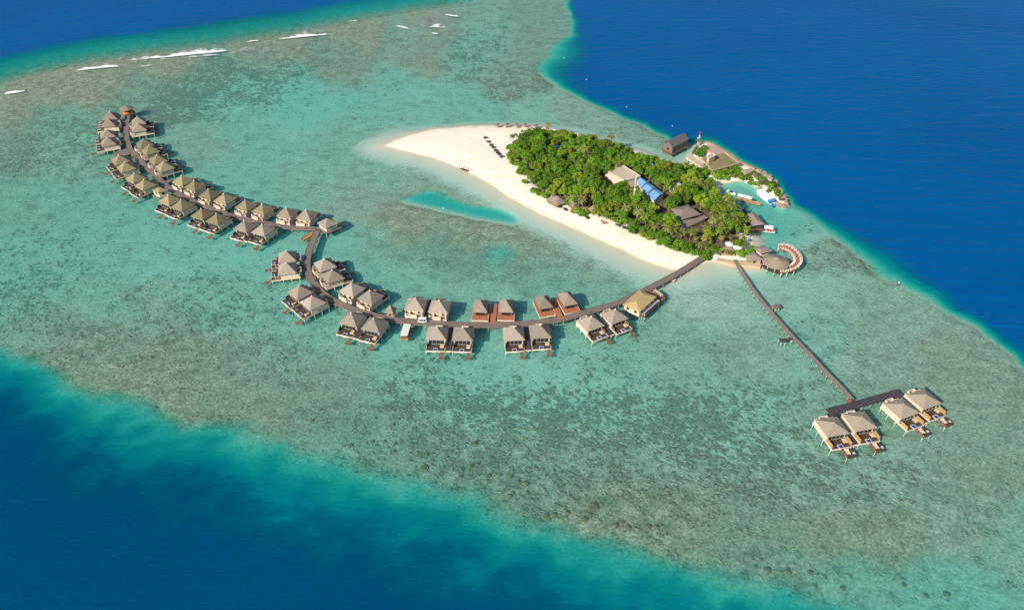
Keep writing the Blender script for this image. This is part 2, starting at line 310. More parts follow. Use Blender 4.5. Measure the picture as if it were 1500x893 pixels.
def field(x, y, optical=False):
    jx = (fbm(x, y, 22, 3)-.5)*9; jy = (fbm(x, y, 22, 9)-.5)*9
    jx2 = (fbm(x, y, 7, 31)-.5)*3.0; jy2 = (fbm(x, y, 7, 39)-.5)*3.0
    # smooth character of the flat, from the survey points
    zc = (y*cos(PITCH)+CAM_H*sin(PITCH)); zc = np.maximum(zc, 20)
    px = CX+F_PX*x/zc; py = CY-F_PX*(y*sin(PITCH)-CAM_H*cos(PITCH))/zc
    W0 = np.zeros(x.shape)+1e-12; A = [np.zeros(x.shape) for _ in range(3)]
    jpx = (fbm(x, y, 16, 50)-.5)*34; jpy = (fbm(x, y, 16, 60)-.5)*24
    for p in PT:
        sg = 26*(.7+.5*min(1, max(0, p[1]/600)))
        w = np.exp(-((px+jpx-p[0])**2+((py+jpy-p[1])*1.35)**2)/(2*sg*sg))+1e-7/(1+((px-p[0])**2+(py-p[1])**2)/4e4)**3
        W0 += w
        for k in range(3): A[k] += w*p[2+k]
    dep, alg, cor = [a/W0 for a in A]; alg = .12+.88*alg; cor = cor+.05
    # reef edge
    X = x+jx; Y = y+jy
    ins = pt_in(X, Y, reefW); d = pdist(X, Y, reefW); out = np.where(ins, 0, d)
    NEmask = 1/(1+np.exp(-(x*0.9+ (y-150)*1.0-60)/25.))          # right-hand / far drop-off is steep
    NW = (y > 380) & (x < -40)
    wd = 36*(1-NEmask)+7*NEmask
    wd = wd+26*wbump(x, y, 835, 85, 26)*NEmask+10*wbump(x, y, 1290, 402, 16)+7*wbump(x, y, 1215, 345, 20)
    wd = np.where(NW, 62, wd)
    wd = wd*(1-.45*wbump(x, y, -30, 540, 45))
    fo = out/wd
    prof = np.where(NW, 11*fo**1.1+34*np.clip(fo-.75, 0, 9)**1.2*3, 20*fo**1.45)
    patch = ((fbm(x, y, 11, 80)-.46)*17+(fbm(x, y, 4.5, 85, 3)-.5)*10)*np.clip(fo*1.3, 0, 1)*np.clip(2.0-fo, 0, 1)*(~NW)
    pnt = wbump(x, y, 1085, 240, 24)+wbump(x, y, 1145, 290, 12); fo = out/(wd*(1-.72*np.clip(pnt, 0, 1))); prof = np.where(NW, prof, 20*fo**1.3)
    dep = dep+np.clip(prof+patch*np.where(NEmask > .5, .2, 1), 0, 60)
    sf = np.where(NW, 1, np.clip(1.1-fo*3.2, 0, 1)); alg = alg*(.1+.9*sf); cor = cor*sf
    # island
    xs = x+jx2*.6; ys = y+jy2*.6
    li = pt_in(xs, ys, shoreW); ds = pdist(xs, ys, shoreW)
    sg_ = lambda v: 1/(1+np.exp(-np.clip(v, -30, 30)))
    nw = np.clip(sg_((y-G(700,205)[1])/5)*sg_((x+45)/5)+sg_((x-G(1108,340)[0])/4)+sg_((x-G(1040,270)[0])/3)*sg_((y-G(1080,325)[1])/4), 0, 1)
    sl = .075+.15*nw
    dep_sh = sl*ds
    dep2 = np.minimum(dep, dep_sh+nw*(np.maximum(0, ds-5)*2.5+np.clip(pnt, 0, 1)*np.maximum(0, ds-1)*4)+(1-nw)*np.maximum(0, ds-16)*.5)
    alg = alg*np.clip((ds-(10-6*nw)-jx2*2)/7, 0, 1); cor = cor*np.clip((ds-9)/8, 0, 1)
    alg = np.where(li, 0, alg); cor = np.where(li, 0, cor)
    hgt = (.13+.17*nw)*ds
    hgt = 1.5*(1-np.exp(-hgt/1.2))+.35*fbm(x, y, 9, 17)*np.clip(ds/8, 0, 1)
    # deep blue hole in the lagoon
    hi = pt_in(x+jx2*.7, y+jy2*.7, holeW); dh = pdist(x+jx2*.7, y+jy2*.7, holeW)
    hd = np.where(hi, np.minimum(4.2, dh*.9), 0)
    dep2 = dep2+hd; cor = cor*(1-np.clip(hd/1.5, 0, 1)); alg = alg*(1-np.clip(hd/1.5, 0, 1)*.9)
    c2 = wbump(x, y, 733, 369, 4.5); dep2 = dep2+2.2*c2; alg = alg*(1-.5*c2)
    z = np.where(li, hgt, -dep2)
    if not optical: z = np.where(z < -1.6, -1.6+(z+1.6)*.04, z)
    return z, alg, cor, np.where(li, 1., 0.)*np.clip(ds/3, 0, 1)

def axis(a, b, step, ext):
    core = list(np.arange(a, b+.1, step)); lo = [a-e for e in ext[::-1]]; hi = [b+e for e in ext]
    return np.array(lo+core+hi)
EXT = [15, 40, 100, 300, 1000, 4000, 15000, 40000]
def grid(name, xs, ys, zf):
    X, Y = np.meshgrid(xs, ys); X = X.ravel(); Y = Y.ravel(); Z, at = zf(X, Y)
    nx, ny = len(xs), len(ys)
    co = np.stack([X, Y, Z], 1).astype(np.float32)
    i = np.arange(nx-1)[None, :]+np.arange(ny-1)[:, None]*nx
    F = np.stack([i, i+1, i+1+nx, i+nx], -1).reshape(-1, 4)
    me = bpy.data.meshes.new(name); me.vertices.add(len(co)); me.vertices.foreach_set('co', co.ravel())
    me.loops.add(F.size); me.loops.foreach_set('vertex_index', F.ravel().astype(np.int32))
    me.polygons.add(len(F)); me.polygons.foreach_set('loop_start', (np.arange(len(F))*4).astype(np.int32))
    me.polygons.foreach_set('use_smooth', np.ones(len(F), bool))
    me.update(calc_edges=True)
    for k, v in at.items():
        a = me.attributes.new(k, 'FLOAT', 'POINT'); a.data.foreach_set('value', v.astype(np.float32))
    o = bpy.data.objects.new(name, me); COL.objects.link(o); return o
STEP = 1.4
XS = axis(-455, 455, STEP, EXT); YS = axis(85, 675, STEP, EXT)
_cache = {}
def bedf(x, y):
    z, a, c, l = field(x, y, True)
    _cache['d'] = np.maximum(-z, 0); z = np.where(z < -1.6, -1.6+(z+1.6)*.04, z); return z, {'algae': a, 'coral': c, 'land': l}
bed = grid('seabed', XS, YS, bedf); tag(bed, kind='structure')
def flatf(x, y): return np.zeros(x.shape), {'depth': _cache['d']}
sea = grid('sea_water', XS, YS, flatf); tag(sea, kind='structure')

def bed_mat():
    m, nt, out = new_mat('seabed'); q = N(nt)
    geo = q.n('ShaderNodeNewGeometry'); pos = geo.outputs['Position']
    sp = q.n('ShaderNodeSeparateXYZ'); q.lk(pos, sp.inputs[0]); z = sp.outputs[2]
    flat = q.cmap(pos, (1, 1, 0))
    alg = q.attr('algae'); cor = q.attr('coral'); land = q.attr('land')
    n_f = q.noise(flat, 1.1, 3, .65); n_m = q.noise(flat, .22, 4, .6, .3); n_l = q.noise(flat, .035, 3, .55)
    n_c = q.noise(flat, .24, 5, .68); n_c2 = q.noise(q.cmap(flat, (1, 1, 1), 0, (40, 7, 0)), 1.0, 3, .7)
    n_p = q.noise(q.cmap(flat, (1, 1, 1), .4, (11, 70, 0)), .085, 3, .5, .3)
    dry = q.mix(q.ramp(n_m, .35, .7), (.78, .70, .565, 1), (.87, .80, .67, 1))
    wet = q.mix(q.ramp(z, -.6, -.1), (.60, .60, .50, 1), (.66, .60, .45, 1))
    sand = q.mix(q.ramp(z, -.05, .35), wet, dry)
    n_a = q.noise(q.cmap(flat, (1, 1.15, 1), .9, (3, 90, 0)), .55, 3, .6)
    tl = q.mix(q.ramp(n_m, .35, .65), (.30, .30, .20, 1), (.52, .50, .38, 1)); th_ = q.mix(q.ramp(n_m, .35, .65), (.265, .235, .155, 1), (.48, .415, .30, 1))
    turf = q.mix(q.ramp(alg, .4, .8), tl, th_)
    turf = q.mix(q.math('MULTIPLY', q.ramp(n_l, .42, .62), .55), turf, (.39, .33, .225, 1))
    # algae cover: broken up at metre and ten-metre scale
    cover = q.math('ADD', q.math('MULTIPLY', n_m, .9), q.math('MULTIPLY', n_f, .45))
    cover = q.math('ADD', cover, q.math('MULTIPLY', n_p, .5))
    f = q.ramp(q.math('ADD', q.math('MULTIPLY', alg, 1.15), q.math('SUBTRACT', cover, .93)), -.05, .95)
    hasalg = q.ramp(alg, .0, .06)
    f = q.math('MULTIPLY', f, hasalg)
    c = q.mix(f, sand, turf)
    # coral and weed patches, clumped blobs a few metres across
    vor = q.vor(q.cmap(flat, (1, 1, 1), 0, (5, 5, 0)), .45).outputs['Distance']
    cv = q.math('ADD', q.math('MULTIPLY', n_a, .40), q.math('ADD', q.math('MULTIPLY', n_c, .38), q.math('MULTIPLY', n_p, .22)))
    cv = q.math('SUBTRACT', cv, q.math('MULTIPLY', q.math('SUBTRACT', vor, .5), .13))
    thr = q.math('SUBTRACT', .612, q.math('MULTIPLY', cor, .215))
    pf = q.ramp(q.math('SUBTRACT', cv, thr), -.035, .06)
    pf = q.math('MULTIPLY', pf, q.ramp(cor, .0, .12))
    cc = q.mix(q.ramp(n_c2, .35, .65), (.17, .12, .08, 1), (.36, .27, .185, 1))
    c = q.mix(q.math('MULTIPLY', pf, .9), c, cc)
    # soft dark drifts of weed and rubble at ten-metre scale
    dr = q.noise(q.cmap(flat, (1, 1.4, 1), .35, (60, 20, 0)), .13, 5, .68)
    c = q.mix(q.math('MULTIPLY', q.math('MULTIPLY', q.ramp(dr, .46, .66), q.ramp(alg, .05, .35)), .42), c, (.17, .155, .10, 1))
    # grain of rubble, weed tufts and small heads over everything that is not clean sand
    rough = q.math('ADD', q.math('MULTIPLY', hasalg, .25), q.math('MULTIPLY', alg, .75), True)
    g1 = q.ramp(n_c2, .36, .64, False); g2 = q.ramp(n_a, .36, .66, False)
    gr = q.math('ADD', q.math('MULTIPLY', g1, .55), q.math('MULTIPLY', g2, .3))
    gr = q.math('ADD', 1.0, q.math('MULTIPLY', q.math('SUBTRACT', gr, .42), q.math('MULTIPLY', rough, 1.5)))
    mxg = q.n('ShaderNodeMix', data_type='RGBA', blend_type='MULTIPLY'); mxg.inputs[0].default_value = 1
    q.lk(c, mxg.inputs[6]); cg = q.n('ShaderNodeCombineColor'); [q.lk(gr, cg.inputs[i_]) for i_ in range(3)]
    q.lk(cg.outputs[0], mxg.inputs[7]); c = mxg.outputs[2]
    # soil under the wood
    soil = q.mix(q.ramp(n_f, .35, .65), (.07, .055, .03, 1), (.20, .15, .09, 1))
    c = q.mix(q.attr('soil'), c, soil)
    p = q.n('ShaderNodeBsdfPrincipled'); p.inputs['Roughness'].default_value = .95; p.inputs['Specular IOR Level'].default_value = .1
    q.lk(c, p.inputs['Base Color'])
    bn = q.n('ShaderNodeBump'); bn.inputs['Strength'].default_value = .6; bn.inputs['Distance'].default_value = .25
    q.lk(q.math('ADD', n_m, q.math('MULTIPLY', pf, 1.5)), bn.inputs['Height']); q.lk(bn.outputs[0], p.inputs['Normal'])
    q.lk(p.outputs[0], out.inputs[0]); return m
bed.data.materials.append(bed_mat())

def sea_mat():
    m, nt, out = new_mat('sea_water'); q = N(nt)
    pos = q.n('ShaderNodeNewGeometry').outputs['Position']
    d = q.attr('depth')
    def ex(k): return q.math('EXPONENT', q.math('MULTIPLY', d, -k))
    cc = q.n('ShaderNodeCombineColor'); q.lk(ex(.205), cc.inputs[0]); q.lk(ex(.024), cc.inputs[1]); q.lk(ex(.037), cc.inputs[2])
    tr = q.n('ShaderNodeBsdfTransparent'); q.lk(cc.outputs[0], tr.inputs[0])
    # light scattered back by the water body: turquoise when thin, blue when deep
    cr = q.n('ShaderNodeValToRGB'); q.lk(q.math('DIVIDE', d, 40.0), cr.inputs[0]); e = cr.color_ramp.elements
    e[0].position = 0; e[0].color = (.02, .43, .40, 1); e[1].position = 1; e[1].color = (.0, .082, .255, 1)
    for ps, c in ((.11, (.002, .43, .41, 1)), (.20, (.0, .235, .26, 1)), (.38, (.0, .115, .20, 1)), (.65, (.0, .083, .245, 1))):
        x = e.new(ps); x.color = c
    spx = q.n('ShaderNodeSeparateXYZ'); q.lk(pos, spx.inputs[0])
    lee = q.ramp(q.math('ADD', q.math('MULTIPLY', spx.outputs[0], .5), spx.outputs[1]), 60.0, 330.0)
    wc = q.mix(q.ramp(d, 9.0, 24.0), (1, 1, 1, 1), (1, .72, .56, 1)); wc = q.mix(lee, wc, (1, 1, 1, 1))
    mw = q.n('ShaderNodeMix', data_type='RGBA', blend_type='MULTIPLY'); mw.inputs[0].default_value = 1; q.lk(cr.outputs[0], mw.inputs[6]); q.lk(wc, mw.inputs[7])
    big = q.noise(q.cmap(pos, (1, 1, 0)), .009, 2, .5)
    hs = q.n('ShaderNodeHueSaturation'); q.lk(mw.outputs[2], hs.inputs['Color']); q.lk(q.math('ADD', .82, q.math('MULTIPLY', big, .36)), hs.inputs['Value'])
    df = q.n('ShaderNodeBsdfDiffuse'); q.lk(hs.outputs[0], df.inputs[0])
    fac = q.math('SUBTRACT', 1.0, q.math('EXPONENT', q.math('MULTIPLY', q.math('ADD', q.math('MULTIPLY', d, .048), q.math('MULTIPLY', q.math('MULTIPLY', d, d), .007)), -1.0)))
    mx = q.n('ShaderNodeMixShader'); q.lk(fac, mx.inputs[0]); q.lk(tr.outputs[0], mx.inputs[1]); q.lk(df.outputs[0], mx.inputs[2])
    # ripples
    w1 = q.noise(q.cmap(pos, (.05, .17, 0), R(-24)), 1.0, 3, .6, .6)
    w2 = q.noise(q.cmap(pos, (.2, .8, 0), R(12)), 1.0, 3, .6, .3)
    deep = q.ramp(d, 1.0, 14.0)
    h = q.math('ADD', q.math('MULTIPLY', w1, q.math('ADD', .12, q.math('MULTIPLY', deep, q.math('ADD', .22, q.math('MULTIPLY', lee, 1.2))))), q.math('MULTIPLY', w2, q.math('ADD', .12, q.math('MULTIPLY', deep, .12))))
    bn = q.n('ShaderNodeBump'); bn.inputs['Strength'].default_value = .8; bn.inputs['Distance'].default_value = 1.0
    q.lk(h, bn.inputs['Height'])
    q.lk(bn.outputs[0], df.inputs['Normal'])
    gl = q.n('ShaderNodeBsdfGlossy'); gl.inputs['Roughness'].default_value = .12; gl.inputs[0].default_value = (.5, .8, 1, 1); q.lk(bn.outputs[0], gl.inputs['Normal'])
    fr = q.n('ShaderNodeFresnel'); fr.inputs['IOR'].default_value = 1.33; q.lk(bn.outputs[0], fr.inputs['Normal'])
    m2 = q.n('ShaderNodeMixShader'); q.lk(q.math('MULTIPLY', fr.outputs[0], .24), m2.inputs[0]); q.lk(mx.outputs[0], m2.inputs[1]); q.lk(gl.outputs[0], m2.inputs[2])
    q.lk(m2.outputs[0], out.inputs[0]); return m
sea.data.materials.append(sea_mat())

def ground_z(x, y):
    z = field(np.array([x], float), np.array([y], float))[0][0]; return float(z)
def ground_many(P):
    a = np.array(P, float); return field(a[:,0], a[:,1])[0]

# soil mask under the vegetation
WOOD = [(745,229),(755,214),(770,205),(800,201),(835,203),(870,212),(900,222),(935,234),(965,245),(990,252),(1018,262),(1036,270),(1047,288),(1065,305),(1080,319),(1093,343),(1094,364),(1040,374),(1005,370),(965,358),(928,340),(903,328),(872,316),(842,307),(815,297),(790,284),(774,270),(768,258),(757,245)]
woodW = GA(WOOD, 1.5)
def _soil():
    me = bed.data; n = len(me.vertices); co = np.empty(n*3, np.float32); me.vertices.foreach_get('co', co); co = co.reshape(-1, 3)
    x, y = co[:,0].astype(float), co[:,1].astype(float); sel = (co[:,2] > .2)
    v = np.zeros(n); xs, ys = x[sel], y[sel]
    i = pt_in(xs, ys, woodW); dd = pdist(xs, ys, woodW); sd = np.where(i, dd, -dd)+(fbm(xs, ys, 6, 5)-.5)*5
    v[sel] = np.clip((sd-1.5)/2.5, 0, 1)
    a = me.attributes.new('soil', 'FLOAT', 'POINT'); a.data.foreach_set('value', v.astype(np.float32))
_soil()

# ---------------------------------------------------------------- surf on the outer reef
def foam_mat():
    m, nt, out = new_mat('foam'); q = N(nt)
    pos = q.n('ShaderNodeNewGeometry').outputs['Position']
    den = q.attr('dens')
    n = q.noise(q.cmap(pos, (.13, .20, 0)), 1.0, 7, .78, .6)
    a = q.math('MULTIPLY', q.ramp(q.math('ADD', n, q.math('MULTIPLY', den, .75)), .70, .96), .9)
    d = q.n('ShaderNodeBsdfDiffuse'); d.inputs[0].default_value = (.86, .88, .88, 1)
    t = q.n('ShaderNodeBsdfTransparent'); mx = q.n('ShaderNodeMixShader'); q.lk(a, mx.inputs[0]); q.lk(t.outputs[0], mx.inputs[1]); q.lk(d.outputs[0], mx.inputs[2])
    q.lk(mx.outputs[0], out.inputs[0]); return m
FOAM = foam_mat()
def wave(path, width, label, dens=.55, front=.9):
    """a breaking wave: low rounded crest along the path, lacy foam trailing behind on the sea side"""
    P = smooth_path(GA(path), 16); vs = []; dv = []; fs = []; n = len(P); K = 9
    for i, p in enumerate(P):
        a = P[max(0, i-1)]; b = P[min(n-1, i+1)]; t = (b-a)/np.linalg.norm(b-a); nrm = np.array([-t[1], t[0]])
        if nrm[1] < 0: nrm = -nrm
        e = math.sin(pi*min(1, max(0, i/(n-1))))**.5; wob = .4+1.2*float(fbm(np.array([p[0]]), np.array([p[1]]), 7, 4)[0])
        for k in range(K):
            u = k/(K-1); w = width*1.25*wob*e*u; zz = .04+.35*math.exp(-((u-.12)/.12)**2)*e
            vs.append((p[0]+nrm[0]*w, p[1]+nrm[1]*w, zz))
            dv.append((front*math.exp(-((u-.05)/.07)**2)*(.15+.75*wob*e)+dens*1.1*(1-u)**.6*e*(wob-.2)-.12*u)*e)
    for i in range(n-1):
        for k in range(K-1): fs.append((i*K+k, (i+1)*K+k, (i+1)*K+k+1, i*K+k+1))
    me = bpy.data.meshes.new('breaking_wave'); me.from_pydata(vs, [], fs); me.materials.append(FOAM)
    a = me.attributes.new('dens', 'FLOAT', 'POINT'); a.data.foreach_set('value', np.array(dv, np.float32))
    me.polygons.foreach_set('use_smooth', [True]*len(me.polygons))
    o = bpy.data.objects.new('breaking_wave', me); COL.objects.link(o)
    tag(o, label, 'wave', 'waves breaking on the outer reef')
wave([(168,90),(200,87.5),(235,85),(262,82.5),(295,79),(330,75.5),(350,73)], 22, 'longest white breaking wave on the outer reef, upper left of the photo', .45)
wave([(245,85),(265,82),(300,76.5),(340,72),(368,65)], 34, 'wide lacy foam just behind the long breaking wave', .36, .1)
wave([(-5,141),(40,131),(100,108),(170,93),(260,86),(350,77),(420,62),(500,53)], 22, 'thin continuous veil of foam along the outer reef rim', .36, .05)
wave([(101,105.5),(130,102),(160,99),(183,97.5)], 16, 'smaller white wave left of the long breaking wave', .5)
wave([(2,138),(20,137),(41,133)], 14, 'small white wave at the left edge of the photo', .45)
wave([(200,98),(212,97.5),(225,95.5),(245,91)], 12, 'loose foam patch in front of the long breaking wave', .3, .35)
wave([(358,62),(370,61),(381,60)], 6, 'tiny white wave between the two long breaking waves', .45)
wave([(402,58.5),(430,56),(460,53),(497,50)], 18, 'long white wave in the middle of the reef edge', .5)
wave([(505,31.5),(518,31),(530,30.5)], 4, 'short thin wave near the top, left of the foam patch', .4)
wave([(578,38),(590,41),(605,44)], 6, 'short broken wave just left of the big foam patch', .35)
wave([(619,39),(635,40),(650,41),(664,40)], 26, 'broad fan shaped foam patch near the top edge of the reef', .5, .35)
wave([(630,48),(636,50),(643,51)], 9, 'small foam streak just below the fan shaped foam patch', .4)
wave([(650,21.5),(662,24),(675,25)], 8, 'bright short wave nearest the top edge of the photo', .55)

# ---------------------------------------------------------------- water villas
# dims: roof 7.95 x 7.6, eave 4.0 m, apex 7.3 m.  local +y points to the lagoon deck, -y to the walkway
def post_run(root, xs_ys, mat='white', z0=-2.6, z1=1.25, splay=0.0, r=.15):
    for x, y in xs_ys:
        MB().tube((x*(1+splay), y, z0), (x, y, z1), r, r, 6).build('post', mat, root)
def make_villa(thatch, near=False):
    root = thing('water_villa', 'x', 'villa')
    a, b, ze, h = 7.95, 7.6, 4.0, (2.0 if near else 3.3)
    q = [(-a/2,-b/2),(a/2,-b/2),(a/2,b/2),(-a/2,b/2)]
    rf = MB().roof(q, ze, h).build('roof', thatch, root)
    MB().cone((0,0), .35, ze+h-.15, ze+h+.45, 8, .1).build('roof_cap', 'cream' if not near else thatch, rf)
    w = MB(); w.box(-3.35, 3.35, -3.0, 3.0, 1.3, 3.95).build('wall', 'cream', root)
    # glazed front to the deck
    g = MB(); g.box(-2.9, 2.9, 3.0, 3.06, 1.4, 3.5).build('glass_front', 'dark', root)
    fr = MB()
    for x in (-2.9, -1.45, 0, 1.45, 2.85): fr.box(x, x+.09, 3.06, 3.12, 1.4, 3.5)
    fr.box(-2.9, 2.94, 3.055, 3.125, 3.45, 3.55)
    fr.build('door_frame', 'post_grey', root)
    # open air bathroom court on the walkway side
    c = MB()
    for (x0,x1,y0,y1,zt) in ((-3.35,-1.3,-4.75,-4.6,3.0),(-3.5,-3.35,-4.75,-3.0,3.0),(1.3,3.35,-4.75,-4.6,3.3),(3.35,3.5,-4.75,-3.0,3.3),(-1.3,1.3,-5.55,-5.4,3.3),(-1.45,-1.3,-5.55,-4.6,3.3),(1.3,1.45,-5.55,-4.75,3.3),(1.45,1.6,-4.6,-3.0,3.3),(-1.6,-1.45,-4.6,-3.0,3.0)):
        c.box(x0, x1, y0, y1, 1.3, zt)
    c.build('courtyard_wall', 'cream', root)
    MB().box(-3.34, 3.34, -4.59, -3.01, 1.3, 1.42).build('courtyard_floor', 'dark', root)
    MB().box(1.75, 2.95, -4.81, -4.76, 1.75, 2.95).build('shutter', 'shutter', root)
    MB().box(-2.95, -1.9, -4.81, -4.76, 2.1, 2.8).build('window', 'shutter', root)
    dy = 7.0
    MB().box(-3.45, 3.45, 3.12, dy, 1.1, 1.3).build('deck', 'wood_dark', root)
    MB().box(-3.45, 3.45, -4.8, 3.1, 1.05, 1.28).build('floor_slab', 'cream', root)
    f = MB(); f.box(-3.6, -3.46, -4.9, dy+.1, .85, 1.5); f.box(3.46, 3.6, -4.9, dy+.1, .85, 1.5)
    f.box(-3.45, -.7, dy+.01, dy+.14, .85, 1.45); f.box(.9, 3.45, dy+.01, dy+.14, .85, 1.45); f.box(-3.45, 3.45, -4.95, -4.81, .85, 1.25)
    f.build('edge_beam', 'cream', root)
    pl = MB(); pl.box(-.75, .95, 5.6, 5.78, .8, 1.55); pl.box(-.75, .95, 7.05, 7.23, .8, 1.55); pl.box(-.75, -.6, 5.78, 7.05, .8, 1.55); pl.box(.8, .95, 5.78, 7.05, .8, 1.55)
    po = pl.build('plunge_pool', 'cream', root)
    MB().box(-.6, .8, 5.78, 7.05, .8, 1.47).build('pool_water', 'pool', po)
    ys = (-4.4, -1.2, 2.2, 6.7)
    post_run(root, [(s*3.5, y) for s in (-1, 1) for y in ys], splay=.12 if near else .03)
    if near:
        for s in (-1, 1): MB().box(s*3.45-(.12 if s > 0 else 0), s*3.45+(.12 if s < 0 else 0), 3.8, 6.7, 1.3, 2.9).build('privacy_screen', 'wood_gold', root)
        MB().box(-3.4, .2, 7.3, 10.9, .55, .75).build('lower_deck', 'wood_dark', root)
        MB().box(.21, .33, 7.3, 10.9, .55, 1.6).build('deck_screen', 'wood_brown', root)
        post_run(root, [(.2, 10.6), (-3.2, 10.6), (-3.2, 7.6)], z1=.55)
    else:
        for s in (-1, 1): MB().box(s*3.4-(.1 if s > 0 else 0), s*3.4+(.1 if s < 0 else 0), 3.2, 5.2, 1.3, 2.6).build('privacy_screen', 'wood_brown', root)
        st = MB()
        for k in range(6): st.box(-3.2, -1.9, 7.15+k*.28, 7.43+k*.28, 1.0-k*.16, 1.1-k*.16)
        st.box(-3.7, -1.5, 8.85, 10.1, .05, .2); st.build('steps', 'wood_brown', root)
    return root
VP = [(-38.1,228.1,-7.1),(-28.6,226.7,-7.1),(-28.3,210.6,177.7),(-18.4,210.2,177.7),(0.6,210.3,184.4),(10.6,211.6,184.4),(30.3,216.7,208.5),(39.9,221.0,208.5),(105.0,163.7,191.8),(115.0,166.1,191.8),(131.2,171.9,202.2),(140.6,176.3,202.2),(-97.0,261.1,102.6),(-94.9,252.4,102.6),(-79.5,255.3,-58.4),(-74.6,247.1,-58.4),(-85.8,236.2,133.8),(-79.2,229.5,133.8),(-65.0,238.0,-33.0),(-56.8,233.0,-33.0),(-61.8,218.9,161.4),(-52.7,215.5,161.4),(-105.8,297.4,-16.7),(-96.0,295.1,-16.7),(-126.9,304.0,-28.8),(-117.9,300.4,-28.8),(-147.9,314.7,-25.5),(-139.0,310.2,-25.5),(-165.7,328.5,-30.3),(-157.7,323.0,-30.3),(-165.4,309.2,149.5),(-157.4,304.1,149.5),(-145.2,296.2,151.9),(-136.7,291.7,151.9),(-122.1,285.5,154.6),(-113.1,282.5,154.6),(-190.5,331.0,141.6),(-182.9,324.0,141.6),(-206.6,350.6,130.2),(-200.1,342.5,130.2),(-201.2,369.7,-51.3),(-195.1,362.0,-51.3),(-186.6,350.8,-50.0),(-180.3,343.1,-50.0),(-216.2,398.7,-65.3),(-212.4,389.9,-65.3),(-235.2,405.9,103.9),(-231.9,396.1,103.9),(-226.7,381.5,115.4),(-221.8,371.7,115.4)]
# (thatch, group, label of the first, label of the second, phrase for the pair)
PAIRS = [
 ('thatch_grey','a','left of the two grey villas behind the white buggy','right of the two grey villas behind the white buggy','grey villas behind the white buggy'),
 ('thatch_grey','a','left villa of the pair directly below the curved walkway and white buggy','right villa of the pair directly below the curved walkway and white buggy','pair directly below the white buggy'),
 ('thatch_grey','a','left villa of the pair below and between the two spa hut platforms','right villa of the pair below and between the two spa hut platforms','pair below the spa huts'),
 ('thatch_grey','a','left villa of the tilted pair beside the yellow roofed hall','right villa of the tilted pair, nearest the yellow roofed hall','pair beside the yellow hall'),
 ('thatch_tan','n','leftmost of the four large pale roofed villas at the end of the straight jetty','second from left of the four pale roofed villas by the straight jetty','left pale roofed pair'),
 ('thatch_tan','n','third from left of the four pale roofed villas by the straight jetty','rightmost of the four large pale roofed villas by the straight jetty','right pale roofed pair'),
 ('thatch_grey','c','upper grey villa of the stacked pair left of the walkway bend','lower grey villa of the stacked pair left of the walkway bend','stacked pair left of the walkway bend'),
 ('thatch_grey','c','upper villa of the grey pair right of the walkway bend','lower villa of the grey pair right of the walkway bend','grey pair right of the walkway bend'),
 ('thatch_grey','c','upper villa of the grey pair with blue pools in the outer bend','lower villa of the grey pair with blue pools in the outer bend','grey pair in the outer bend'),
 ('thatch_grey','c','left villa of the grey pair just left of the small yellow kiosk','right villa of the grey pair, next to the small yellow kiosk','grey pair left of the yellow kiosk'),
 ('thatch_grey','c','left villa of the grey pair left of the white topped barge','right villa of the grey pair, next to the white topped barge','grey pair left of the barge'),
 ('thatch_brown','d','first villa left of the pair beside the junction pavilion','villa standing right beside the junction pavilion','pair beside the junction pavilion'),
 ('thatch_olive','d','left villa of the second inner pair from the junction pavilion','right villa of the second inner pair from the junction pavilion','second inner pair from the junction pavilion'),
 ('thatch_olive','d','left villa of the third inner pair from the junction pavilion','right villa of the third inner pair from the junction pavilion','third inner pair from the junction pavilion'),
 ('thatch_olive','d','left villa of the fourth inner pair from the junction pavilion','right villa of the fourth inner pair from the junction pavilion','fourth inner pair from the junction pavilion'),
 ('thatch_olive','e','left olive villa of the outer pair next to the small square hut','right olive villa of the outer pair next to the small square hut','outer pair next to the small square hut'),
 ('thatch_olive','e','left olive villa of the middle outer pair between hut and grey pair','right olive villa of the middle outer pair between hut and grey pair','middle outer olive pair'),
 ('thatch_grey','e','left of the two grey roofed villas on the outer side below the olive ones','right of the two grey roofed villas on the outer side below the olive ones','outer grey pair near the junction'),
 ('thatch_olive','f','left olive villa of the outer pair just above the small square hut','right olive villa of the outer pair just above the small square hut','outer pair above the square hut'),
 ('thatch_olive','f','upper olive villa of the outer pair beside the bend near the far end','lower olive villa of the outer pair beside the bend near the far end','outer pair at the far bend'),
 ('thatch_olive','f','upper villa of the topmost olive pair on the inner side','lower villa of the topmost olive pair on the inner side','topmost inner olive pair'),
 ('thatch_olive','f','upper villa of the second olive pair from the top, inner side','lower villa of the second olive pair from the top, inner side','second inner olive pair from the top'),
 ('thatch_brown','g','farther brown roofed villa right of the end pavilion','nearer brown roofed villa right of the end pavilion','pair right of the end pavilion'),
 ('thatch_brown','g','farther villa of the topmost pair left of the end pavilion','nearer villa of the topmost pair left of the end pavilion','topmost pair left of the end pavilion'),
 ('thatch_brown','g','farther villa of the second pair on the left side of the far end','nearer villa of the second pair on the left side of the far end','second pair left of the far end'),
]
protos = {}
for k in ('thatch_grey', 'thatch_olive', 'thatch_brown'): protos[k] = make_villa(k)
protos['thatch_tan'] = make_villa('thatch_tan', True)
kms = {k: kidmap(v) for k, v in protos.items()}
used = set()
def make_link():
    r = thing('access_deck', 'x', 'deck')
    MB().box(-.95, .95, -8.6, 6.8, 1.12, 1.32).build('planks', 'wood_walk_dark', r)
    e = MB(); e.box(-1.1, 1.1, 6.81, 6.95, .8, 1.4); e.build('edge_beam', 'cream', r)
    for y in (-7, -2.5, 2, 6.4): MB().tube((0, y, -2.6), (0, y, 1.12), .14, .14, 6).build('post', 'white', r)
    return r
linkp = make_link(); lkm = kidmap(linkp); lused = False
